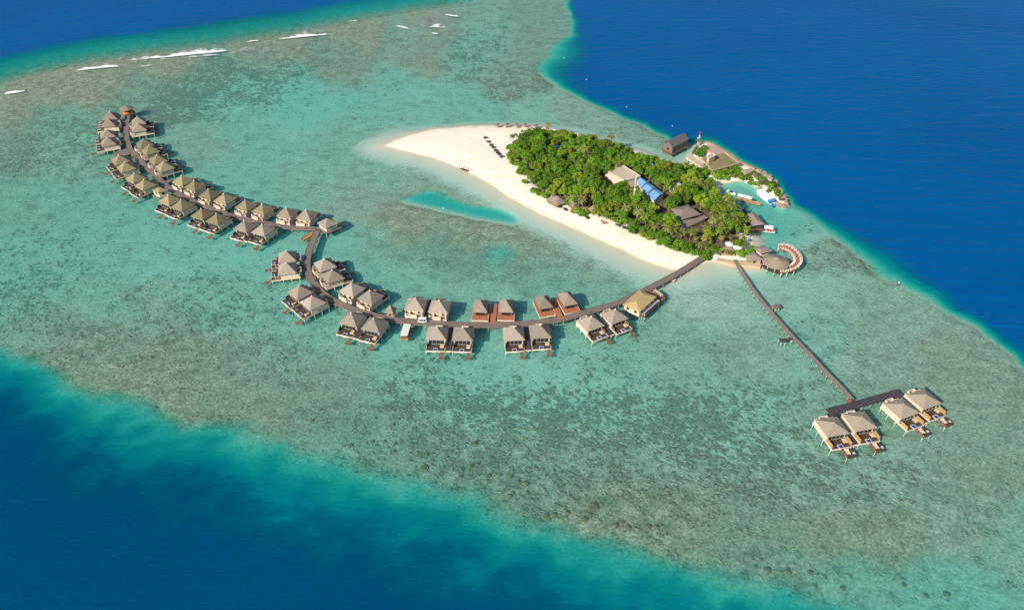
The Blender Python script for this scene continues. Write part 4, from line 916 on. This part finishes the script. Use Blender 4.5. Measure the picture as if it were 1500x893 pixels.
def crescent():
    O = smooth_path(GA([(1141,359.5),(1148,358.5),(1157,360.5),(1165,365.5),(1171.5,372.5),(1175,380.5),(1173.5,388),(1167.5,393.5),(1158,397.3),(1150,398.8),(1143,399)], 2.2), 5)
    I = smooth_path(GA([(1141.5,366.3),(1147,366),(1152.5,368),(1157,371.5),(1160.5,376),(1162,381),(1160.5,385.5),(1156.5,388.8),(1151.5,390.8),(1147,392),(1143,392.5)], 2.2), 5)
    o = thing('crescent_deck', 'crescent shaped red brown dining deck on white posts', 'deck'); n = len(O)
    vs = []; fs = []
    for a, b in zip(O, I): vs += [(*a, 1.9), (*b, 1.9), (*b, 2.2), (*a, 2.2)]
    for i in range(n-1):
        for k in range(4): a, b = i*4+k, i*4+(k+1) % 4; fs.append((a, b, b+4, a+4))
    fs += [(0,3,2,1), ((n-1)*4, (n-1)*4+1, (n-1)*4+2, (n-1)*4+3)]
    MB().add(vs, fs).build('deck', 'wood_red', o)
    for i in range(0, n, 6):
        m_ = O[i]*.85+I[i]*.15
        MB().tube((*m_, -2.6), (*m_, 1.9), .2, .2, 6).build('post', 'white', o)
    rl = MB()
    for i in range(0, n-1): rl.tube((*O[i], 3.1), (*O[i+1], 3.1), .05, .05, 5)
    for i in range(0, n, 2): rl.tube((*O[i], 2.2), (*O[i], 3.1), .05, .05, 5)
    rl.build('railing', 'white', o)
    ch = thing('chair', 'x', 'chair'); MB().box(-.3,.3,-.3,.3,.35,.5).build('seat','white',ch); MB().box(-.3,.3,.22,.32,.5,1.0).build('backrest','white',ch)
    lg = MB()
    for x in (-.27,.22):
        for y in (-.27,.22): lg.box(x,x+.05,y,y+.05,0,.35)
    lg.build('leg_frame','white',ch); ck = kidmap(ch)
    ta = thing('table', 'x', 'table'); MB().box(-.45,.45,-.45,.45,.68,.74).build('tabletop','tan_cloth',ta); MB().tube((0,0,0),(0,0,.68),.06,.06,6).build('leg','wood_brown',ta); tk = kidmap(ta)
    fc = ft = True
    idx = list(range(2, n-1, 3))
    for j, i in enumerate(idx):
        for side, u in (('outer', .14), ('inner', .86)):
            m = O[i]*(1-u)+I[i]*u; t = I[i]-O[i]; ang = math.atan2(t[1], t[0])
            x = ta if ft else copy_tree(ta, tk); ft = False; x.location = (m[0], m[1], 2.2); x.rotation_euler = (0, 0, ang)
            tag(x, '%s small table from the far end on the %s edge of the crescent deck' % (nth(j+1), side), 'table', 'tables on the %s edge of the crescent deck' % side)
            for s in (-1, 1):
                y = ch if fc else copy_tree(ch, ck); fc = False
                tt = np.array([-t[1], t[0]]); tt = tt/np.linalg.norm(tt)*s*.85
                y.location = (m[0]+tt[0], m[1]+tt[1], 2.2); y.rotation_euler = (0, 0, math.atan2(tt[1], tt[0])-pi/2)
                tag(y, '%s white chair from the far end on the %s edge of the crescent deck' % (nth(2*j+1+(s > 0)), side), 'chair', 'white chairs on the %s edge of the crescent deck' % side)
crescent()
# masts
def mast():
    c = G(926.3, 306, 1.5); o = thing('radio_mast', 'tall thin white mast rising from the trees beside the blue roof', 'mast', (*c, 1.3))
    MB().tube((0,0,0),(0,0,18),.22,.16,8).build('pole','metal',o)
    MB().box(-.4,.4,-.3,.3,10.4,11.2).build('antenna_box','white',o)
    b = MB(); 
    for k in range(4): b.tube((.4*cos(k*pi/2),.4*sin(k*pi/2),15.5),(.4*cos(k*pi/2),.4*sin(k*pi/2),17.2),.09,.09,6)
    b.build('antenna','white',o)
mast()
def lattice():
    c = G(1022.6, 212, 2); o = thing('lattice_mast', 'red and white lattice antenna mast at the tip of the rocky point', 'mast', (*c, 1.2))
    for k, (z0, z1, mt) in enumerate(((0,2.2,'white'),(2.2,4.4,'red'),(4.4,6.6,'white'),(6.6,8.4,'red'))):
        b = MB(); r0 = .65-.05*z0; r1 = .65-.05*z1
        for j in range(3):
            a0 = j*2*pi/3; a1 = (j+1)*2*pi/3
            b.tube((r0*cos(a0),r0*sin(a0),z0),(r1*cos(a0),r1*sin(a0),z1),.09,.09,5); b.tube((r0*cos(a0),r0*sin(a0),z0),(r1*cos(a1),r1*sin(a1),z1),.06,.06,5)
        b.build('lattice_section', mt, o)
    MB().tube((0,0,8.4),(0,0,11.5),.09,.05,6).build('spike','blue_dark',o); MB().tube((-.9,0,4.6),(-.6,0,4.6),.5,.5,10).build('dish','white',o)
lattice()
pc = G(813, 222, 3); bt = thing('blue_canopy', 'dark blue canopy in a clearing of the wood', 'canopy', (*pc, 0)); MB().roof([(-4,-3.2),(4,-3.2),(4,3.2),(-4,3.2)], 5.4, 1.2, .4).build('fabric','blue_dark',bt)
for x in (-3.6,3.6):
    for y in (-2.8,2.8): MB().tube((x,y,1),(x,y,5.2),.1,.1,6).build('pole','metal',bt)
pc = G(949, 243, 5); bt = thing('blue_canopy', 'small bright blue canopy among trees above the stepped blue roof', 'canopy', (*pc, 0)); MB().roof([(-2.6,-1.4),(2.6,-1.4),(2.6,1.4),(-2.6,1.4)], 6.4, .6, .4).build('fabric','blue_roof',bt)
for x in (-2.3,2.3): MB().tube((x,0,1),(x,0,6.2),.1,.1,6).build('pole','metal',bt)

# ---------------------------------------------------------------- beach furniture
def make_parasol(mat, r=1.7, h=2.5):
    p = thing('parasol', 'x', 'parasol'); MB().cone((0,0), r, h-.5, h+.35, 14, .1).build('canopy', mat, p); MB().tube((0,0,0),(0,0,h),.07,.07,6).build('pole','wood_brown',p); return p
pp = make_parasol('thatch_dark', 1.9); ppk = kidmap(pp); ff = True
for k, (px, py) in enumerate([(727,187.5),(741,187),(755,187),(767,187.5),(784,189.5)]):
    o = pp if ff else copy_tree(pp, ppk); ff = False; c = G(px, py, 1); o.location = (*c, max(.2, ground_z(*c)))
    tag(o, '%s thatched parasol from the left along the far edge of the beach' % ('first','second','third','fourth','fifth')[k], 'parasol', 'thatched parasols along the far shore')
up = make_parasol('white', 2.1, 2.7); upk = kidmap(up)
for k, (px, py) in enumerate([(1067.7,363),(1079,367.5)]):
    o = up if k == 0 else copy_tree(up, upk); c = G(px, py, 2); o.location = (*c, 1.95)
    tag(o, ('left','right')[k]+' of two white parasols on the dining terrace', 'parasol', 'white parasols on the dining terrace')
dl = make_lounger('loungerc', 'wood_dark'); dlk = kidmap(dl); ff = True
rowpos = [(709.5,203.5),(712.5,203),(714,209),(717,209),(718,214),(721,213.7),(721.5,217.3),(724,217),(724.5,221.5),(727,221),(727.5,224.5),(730,224.3),(730,227),(732.5,226.6),(733.5,231),(736.5,230)]
rest = [(804.5,296.3),(817.5,303),(820.5,303),(827,306.5),(829.5,306.8),(838.5,310.5),(841,310.8),(848.5,315),(851,315),(859,319),(861.5,319.3)]
pale = [(904.5,330.5),(907.5,331),(913,333.5),(916,334.5),(919,335.5),(928,339.5),(931.5,341),(878,315),(882,313.5)]
for lst, nm in ((rowpos, 'dark lounger in the slanting row on the open white beach'), (rest, 'dark lounger on the beach below the thatched huts'), (pale, 'grey lounger close to the trees near the end of the beach')):
    for px, py in lst:
        o = dl if ff else copy_tree(dl, dlk); ff = False; c = G(px, py, 1.2); o.location = (*c, ground_z(*c)+.02); o.rotation_euler = (0, 0, R(random.Random(px).uniform(-25, 25)+200)); o.scale = (1.25,)*3
        tag(o, '%s %s' % (nth(1+lst.index((px, py))), nm), 'sun lounger', nm.replace('dark lounger', 'dark loungers').replace('grey lounger', 'grey loungers'))
rl_ = make_lounger('pinkdeck', 'wood_red'); rk = kidmap(rl_)
for k, (px, py) in enumerate([(781,190),(787,191),(793,192),(799,192.5),(744,187.5),(760,188),(884,326),(886,328.5)]):
    o = rl_ if k == 0 else copy_tree(rl_, rk); c = G(px, py, 1); o.location = (*c, max(.2, ground_z(*c))+.02); o.rotation_euler = (0, 0, R(80+20*(k % 3))); o.scale = (1.3,)*3
    g = 'pink loungers at the far shore' if k < 6 else 'pink loungers beside the dark ones near the trees'
    tag(o, '%s pink lounger from the left beside the far shore parasols' % nth((3,4,5,6,1,2)[k]) if k < 6 else '%s pink lounger on the beach right of the rightmost thatched hut' % ('farther', 'nearer')[k-6], 'sun lounger', g)
def swing():
    c = G(680, 250, 0); o = thing('swing_frame', 'thin wooden swing frame standing in the shallows off the beach', 'swing', (*c, 0), R(-35))
    for x in (-3,0,3): MB().tube((x,0,-.8),(x,0,2.4),.12,.12,6).build('post','wood_brown',o)
    MB().tube((-3.2,0,2.4),(3.2,0,2.4),.09,.09,6).build('beam','wood_brown',o); MB().box(-2,2,-.7,.7,.55,.7).build('seat','wood_dark',o)
swing()

# buoys
bp = thing('buoy', 'x', 'buoy'); MB().tube((0,0,-.2),(0,0,.35),.45,.4,10).build('float','boat_white',bp); MB().tube((0,0,.35),(0,0,1.0),.12,.08,6).build('marker','red',bp); bk = kidmap(bp)
for k, (px, py, l) in enumerate([(859,117,'pale buoy in the deep water beyond the top of the reef'),(826,85,'pale buoy over the turquoise bay at the reef edge'),(985,185,'pale buoy in the blue sea behind the boathouse'),(918,157,'pale buoy off the far reef edge above the wood'),(649.5,305,'white buoy in the deep turquoise lagoon hole'),(1317,414,'pale buoy at the right reef edge')]):
    o = bp if k == 0 else copy_tree(bp, bk); o.location = (*G(px, py), 0); o.scale = (.7,)*3; tag(o, l, 'buoy', 'buoys')

# ---------------------------------------------------------------- rocks and coral heads
def rock_mesh(name, seed, mat, flat=.6, sub=2):
    import bmesh
    bm = bmesh.new(); bmesh.ops.create_icosphere(bm, subdivisions=sub, radius=1); rr = random.Random(seed)
    off = rr.random()*50
    for v in bm.verts:
        n_ = mathutils.noise.noise(v.co*1.3+mathutils.Vector((off, 0, 0)))*.5+mathutils.noise.noise(v.co*3+mathutils.Vector((0, off, 0)))*.22
        v.co *= 1+n_; v.co.z *= flat
    me = bpy.data.meshes.new(name); bm.to_mesh(me); bm.free(); me.materials.append(M[mat]); return me
rm = [rock_mesh('rock', s, 'rock') for s in range(4)]
rr = random.Random(3)
rockline = smooth_path(GA([(1106,247),(1118,254),(1131,263),(1141,276),(1149,288),(1153,297),(1147,303),(1139,300),(1131,291.5),(1121,282.5),(1110,275)]), 5)
for i, p in enumerate(rockline):
    o = bpy.data.objects.new('rock', rm[i % 4]); COL.objects.link(o); s = rr.uniform(.7, 1.5)
    o.location = (p[0]+rr.uniform(-.8, .8), p[1]+rr.uniform(-.8, .8), rr.uniform(.1, .5)); o.scale = (s, s*rr.uniform(.7, 1.1), s*.8); o.rotation_euler = (0, 0, rr.uniform(0, 6))
    tag(o, '%s brown boulder of the harbour breakwater, counted from the mossy roof building' % nth(i+1), 'rock', 'boulders of the harbour breakwater')
cm = [rock_mesh('coral_head', s+20, 'coral', .45) for s in range(4)]
heads = [(621,684,2.2),(513,651,1.3),(676,685,1.3),(690,681,1.4),(699,678,1.2),(674,697,1.1),(715,695,1.5),(748,697,1.2),(759,704,1.2),(770,706,1.5),(747,724,1.2),(773,720,1.0),(800,754,1.5),(812,752,1.4),(831,750,1.4),(870,742,2.8),(856,760,1.7),(864,752,1.2),(902,769,1.6),(911,764,1.2),(920,772,1.5),(950,771,1.6),(960,770,1.1),(577,659,1.0),(545,645,1.1),(563,645,1.0),(578,648,1.2),(1107,828,1.0),(1125,833,1.7),(1154,835,1.5),(1188,836,1.3),(1235,859,1.1),(1357,870,1.1),(1388,868,1.4),(228,595,1.2),(1325,854,.9),(457,614,1.0),(1316,416,1.2),(576,620,1.1),(695,648,1.8),(623,664,1.4)]
horder = {i: k+1 for k, i in enumerate(sorted(range(len(heads)), key=lambda j: heads[j][0]))}
for i, (px, py, s) in enumerate(heads):
    c = G(px, py, -1); o = bpy.data.objects.new('coral_head', cm[i % 4]); COL.objects.link(o); z = max(ground_z(*c), -2.2)
    s *= .68; zs = min(s, 1.3); o.location = (c[0], c[1], min(z+.1, -.55-.55*zs)); o.scale = (s, s, zs); o.rotation_euler = (0, 0, i*1.3)
    tag(o, '%s brown coral head under water, counted from the left' % nth(horder[i]), 'coral', 'coral heads along the near reef edge')

# ---------------------------------------------------------------- vegetation
def leaf_mesh(name, lumps, nleaf, size, seed, mat):
    rr = np.random.RandomState(seed); V = []; F = []; A_ = []
    for (cx_, cy_, cz_, r) in lumps:
        for _ in range(nleaf):
            d = rr.normal(size=3); d /= np.linalg.norm(d)
            if d[2] < -.35: d[2] *= -.6
            p = np.array([cx_, cy_, cz_])+d*r*(.72+.34*rr.rand())
            nrm = d+rr.normal(size=3)*.55; nrm /= np.linalg.norm(nrm)
            u = np.cross(nrm, rr.normal(size=3)); u /= np.linalg.norm(u); w = np.cross(nrm, u); s = size*(.6+.8*rr.rand())
            b = len(V); V += [p-u*s, p-w*s*.5, p+u*s, p+w*s*.5]; F.append((b, b+1, b+2, b+3)); A_ += [rr.rand()]*4
    me = bpy.data.meshes.new(name); me.from_pydata([tuple(v) for v in V], [], F); me.materials.append(M[mat])
    a = me.attributes.new('leafv', 'FLOAT', 'POINT'); a.data.foreach_set('value', np.array(A_, np.float32)); return me
def crown_mesh(seed, mat='leaf'):
    rr = np.random.RandomState(seed); L_ = []
    for _ in range(17):
        a = rr.rand()*2*pi; r = 2.9*rr.rand()**.5; L_.append((r*cos(a), r*sin(a), 4.6+1.6*(1-(r/2.7)**2)+rr.normal()*.45, .85+.55*rr.rand()))
    return leaf_mesh('crown', L_, 130, .36, seed, mat)
def trunk_mesh(seed):
    rr = np.random.RandomState(seed); b = MB(); b.tube((0,0,-.4),(0,0,3.0),.28,.18,7)
    for k in range(5): a = k*1.3; b.tube((0,0,2.2+.2*k),(1.7*cos(a),1.7*sin(a),4.6+.3*rr.rand()),.13,.05,5)
    me = b.mesh('trunk'); me.materials.append(M['trunk']); return me
crowns = [crown_mesh(s) for s in range(6)]; trunks = [trunk_mesh(s) for s in range(3)]
drycrown = crown_mesh(50, 'drybush')
def palm_mesh(seed):
    rr = np.random.RandomState(seed); V = []; F = []; A_ = []
    for k in range(17):
        a = k*2.4+rr.rand()*.5; el = .95-.075*k+.1*rr.rand(); L_ = 2.9+.8*rr.rand(); lv = rr.rand(); prev = None
        n = 9; pos = np.array([0., 0., 0.]); dr = np.array([cos(a)*cos(el), sin(a)*cos(el), sin(el)]); side = np.array([-sin(a), cos(a), 0])
        for i in range(n+1):
            t = i/n; w = .62*math.sin(pi*min(1, t*.88+.12))**.7
            if i > 0:
                for s in (-1, 1):
                    q0 = prev; q1 = pos; tip = (q0+q1)/2+side*s*w+np.array([0, 0, -w*.45])+dr*.28
                    b = len(V); V += [q0, q1, tip+dr*.06, tip-dr*.12]; F.append((b, b+1, b+2, b+3)); A_ += [min(1, max(0, lv+rr.normal()*.15))]*4
            prev = pos.copy(); pos = pos+dr*L_/n; el2 = dr[2]-.17-.05*k/10; dr = np.array([dr[0], dr[1], el2]); dr /= np.linalg.norm(dr)
    me = bpy.data.meshes.new('fronds'); me.from_pydata([tuple(v) for v in V], [], F); me.materials.append(M['palm'])
    a = me.attributes.new('leafv', 'FLOAT', 'POINT'); a.data.foreach_set('value', np.array(A_, np.float32)); return me
fronds = [palm_mesh(s) for s in range(4)]
def ptrunk(h, lean):
    b = MB(); pr = None; n = 7
    for i in range(n+1):
        t = i/n; p = (lean*t*t, 0, -.4+h*t)
        if pr: b.tube(pr, p, .20-.06*t, .19-.06*t, 7, False)
        pr = p
    me = b.mesh('trunk'); me.materials.append(M['trunk']); return me
PTR = [(h, l, ptrunk(h, l)) for h, l in ((6.5, .8), (8, 1.4), (9.5, 1.0))]
bushes = [leaf_mesh('foliage', [(rr_*cos(a)*1.0, rr_*sin(a), .6+.3*((i*7) % 3)/3, .6) for i, (a, rr_) in enumerate([(k*2.4, .25*k**.5) for k in range(7)])], 60, .24, 70+s, 'leaf') for s in range(3)]
drybushm = leaf_mesh('foliage', [(.5*cos(k*2.4)*k**.5*.5, .5*sin(k*2.4)*k**.5*.5, .6, .6) for k in range(7)], 60, .24, 90, 'drybush')
def link(name, me, parent, loc=(0,0,0)):
    o = bpy.data.objects.new(name, me); COL.objects.link(o); o.parent = parent; o.location = loc; return o
# keep trees off the buildings
NOGO = [GA(q_, 1.5) for q_ in ([(880,270),(908,251),(944,274),(920,296)], [(930,279),(942,270),(982,297),(966,318),(944,308)], [(978,279),(995,275),(1007,286),(988,293)], [(968,323),(1006,308),(1044,327),(1028,350),(998,352)],
        [(798,298),(815,291),(836,301),(818,309)], [(828,304),(840,299),(854,306),(841,313)], [(858,313),(869,309),(880,312),(871,320)], [(1000,240),(1016,232),(1042,250),(1030,258)], [(1023,240),(1062,228),(1092,248),(1043,262)],
        [(801,228),(820,221),(829,229),(810,238)], [(942,252),(956,250),(958,258),(944,260)], [(1053,376),(1055,361),(1077,361),(1082,376)])]
rt = random.Random(11); pts = []
xs_, ys_ = [p[0] for p in woodW], [p[1] for p in woodW]
def okpos(x, y, md, lst):
    if not pt_in(np.array([x]), np.array([y]), woodW)[0]: return False
    for ng in NOGO:
        if pt_in(np.array([x]), np.array([y]), ng)[0] or (NOGO.index(ng) < 4 and pdist(np.array([x]), np.array([y]), ng)[0] < 2.2): return False
    return all((x-a)**2+(y-b)**2 > md*md for a, b in lst)
tries = 0
while tries < 9000 and len(pts) < 330:
    tries += 1; x = rt.uniform(min(xs_), max(xs_)); y = rt.uniform(min(ys_), max(ys_))
    if okpos(x, y, 3.75, pts): pts.append((x, y))
print('broadleaf trees', len(pts))
PALMS = [(757,207),(763,204),(776,206),(788,202),(801,200),(803,196),(752,210),(878,300),(836,310),(847,308),(853,312),(860,250),(866,262),(905,255),(890,222),(1056,306),(1062,312),(1068,318),(1010,352),(1020,357),(1030,362),(1040,360),(1048,352),(1056,358),(1062,350),(1070,356),(1078,350),(1084,358),(1088,364),(1087,352),(1080,342),(1074,336),(1068,340),(1058,342),(1048,338),(1040,346),(1030,348),(1022,366),(1034,370),(1046,368),(1086,368),(1026,368),(960,345),(945,338),(985,360),(995,356),(975,350),(1050,318),(1042,325),(1060,326),(1072,328),(960,248),(985,258),(1000,262),(935,240),(1015,285),(1030,292),(1022,280),(845,235),(855,243),(838,250),(850,262),(930,330),(916,322),(1055,372),(1090,358)]
PW = [G(a, b, 1.5) for a, b in PALMS]
MARKS = [('flat tan roof', 912, 258), ('stepped blue roof', 952, 280), ('small pale grey roofed hut', 991, 278), ('double tiered restaurant', 1006, 326), ('leftmost beach hut', 816, 299), ('rightmost beach hut', 869, 310),
         ('dark blue canopy', 813, 225), ('mossy roofed building', 1050, 245), ('harbour jetty roof', 1105, 325), ('dining terrace', 1065, 370), ('walkway landing', 1032, 374), ('white mast', 926, 306), ('boathouse', 988, 220), ('far shore parasols', 765, 192), ('row of loungers on the open beach', 735, 235)]
_mk = [(n_, G(a, b, 1.5)) for n_, a, b in MARKS]; _rank = {}
def _key(p, kind):
    n_, c = min(_mk, key=lambda m_: math.hypot(m_[1][0]-p[0], m_[1][1]-p[1])); dx, dy = p[0]-c[0], p[1]-c[1]
    side = ('right of' if dx > 0 else 'left of') if abs(dx) > abs(dy) else ('beyond' if dy > 0 else 'in front of')
    return (kind, n_, side), math.hypot(dx, dy)
def plan(kind_pts):
    g = {}
    for kind, p in kind_pts:
        k, d = _key(p, kind); g.setdefault(k, []).append((d, p))
    for k, l in g.items():
        for i_, (d, p) in enumerate(sorted(l)): _rank[(k[0], tuple(p))] = '%s %s %s the %s' % (nth(i_+1), k[0], k[2], k[1]) if len(l) > 1 else '%s %s the %s' % (k[0], k[2], k[1])
def place_label(p, kind): return _rank[(kind, tuple(p))]
_dry = G(886, 222)
plan([('grey dry tree' if math.hypot(p[0]-_dry[0], p[1]-_dry[1]) < 6 else 'green broadleaf tree', p) for p in pts if not any((p[0]-a)**2+(p[1]-b)**2 < 5.5 for a, b in PW)])
plan([('coconut palm', p) for p in PW])

Z = ground_many(pts); sdv = pdist(np.array([p[0] for p in pts]), np.array([p[1] for p in pts]), woodW)
for i, (x, y) in enumerate(pts):
    if any((x-a)**2+(y-b)**2 < 5.5 for a, b in PW): continue
    zc = y*cos(PITCH)+CAM_H*sin(PITCH); px = CX+F_PX*x/zc
    s = rt.uniform(.82, 1.22)*(.9 if sdv[i] < 3 else 1)
    dry = math.hypot(x-G(886,222)[0], y-G(886,222)[1]) < 6
    t = thing('broadleaf_tree', place_label((x, y), 'grey dry tree' if dry else 'green broadleaf tree'), 'tree', (x, y, float(Z[i])), rt.uniform(0, 6.28), 'dry trees at the far edge of the wood' if dry else 'broadleaf trees of the island wood')
    t.scale = (s, s, s*rt.uniform(.8, 1.15)*(.8 if sdv[i] < 3 else 1))
    link('trunk', trunks[i % 3], t); link('crown', drycrown if dry else crowns[i % 6], t)
ZP = ground_many(PW)
for i, (x, y) in enumerate(PW):
    h, l, me = PTR[i % 3]; near = PALMS[i][0] > 1000 and PALMS[i][1] > 330
    t = thing('palm_tree', place_label((x, y), 'coconut palm'), 'palm', (x, y, float(ZP[i])), rt.uniform(0, 6.28), 'palms at the near tip of the wood' if near else 'scattered palms in the wood')
    s = rt.uniform(.85, 1.1); t.scale = (s,)*3
    if PALMS[i][1] < 215: t.scale = (s*.7,)*3
    if PALMS[i][0] > 1000 and PALMS[i][1] >= 355: t.scale = (s*.62, s*.62, s*.5)
    link('trunk', me, t); link('fronds', fronds[i % 4], t, (l, 0, h-.4))
SHR = [(782,283),(790,287),(797,290),(834,302),(829,300),(843,312),(852,316),(858,313),(880,316),(886,318),(893,322),(900,326),(908,329),(925,341),(940,347),(950,352),(965,359),(980,364),(990,368),(1004,371),(1014,372),(1027,374),(1018,373),(1031,374.5),(1034,377.5),(1033,379),(768,270),(762,256),(752,243),(747,236),
       (1020,226),(1024,222),(1028,225),(1031,221),(1026,230),(1014,240),(1010,236),(1020,245),(1030,250),(1050,262),(1058,258),(1066,256),(1072,253),(1078,251),(1082,256),(1088,262),(1096,262),(1104,256),(1108,262),(1112,258),(1118,263),(1114,270),(1122,272),(1128,276),(1132,270),(1136,282),(1141,288),(1100,264),(1092,258),(1084,259),(1075,259),(1062,262),(1045,257),(1008,246),(1013,249),(1019,252),(1024,255),(1030,259),(1036,256),(1107,259),(1111,265),(1116,267),(1120,268),(1125,270),(1129,274),(1133,277),(1137,280),(1138,287),(1144,293),(1126,280),(1106,270),(1098,268),(1100,372),(1096,371),(1104,367),(1068,373),(1082,372),(1086,375)]
SW = [G(a, b, 1) for a, b in SHR]; ZS = ground_many(SW)
for i, (x, y) in enumerate(SW):
    t = thing('shrub', 'x', 'shrub', (x, y, max(.3, float(ZS[i]))), i*1.7)
    big = SHR[i][1] < 265 and SHR[i][0] > 1000
    s = rt.uniform(1.3, 2.0)*(1.2 if big else 1.15); s *= .72 if SHR[i][0] > 1095 and SHR[i][1] < 300 else 1; t.scale = (s,)*3; link('foliage', drybushm if (SHR[i][0] > 1104 and i % 3 == 0) else bushes[i % 3], t)
    if SHR[i][0] in (1034, 1033): tag(t, '%s small shrub on the sand beside the walkway landing' % ('first' if SHR[i][0] == 1034 else 'second'), 'shrub', 'shrubs beside the walkway landing')
    elif SHR[i][0] > 1004 and SHR[i][1] < 300: tag(t, '%s green shrub from the left on the rocky harbour point' % nth(1+sorted(p for p in SHR if p[0] > 1004 and p[1] < 300).index(SHR[i])), 'shrub', 'shrubs on the rocky harbour point')
    else: tag(t, '%s low green shrub from the left along the beach edge of the wood' % nth(1+sorted(p for p in SHR if p[0] not in (1033, 1034) and not (p[0] > 1004 and p[1] < 300)).index(SHR[i])), 'shrub', 'shrubs along the edge of the wood')
print('objects', len(bpy.data.objects))
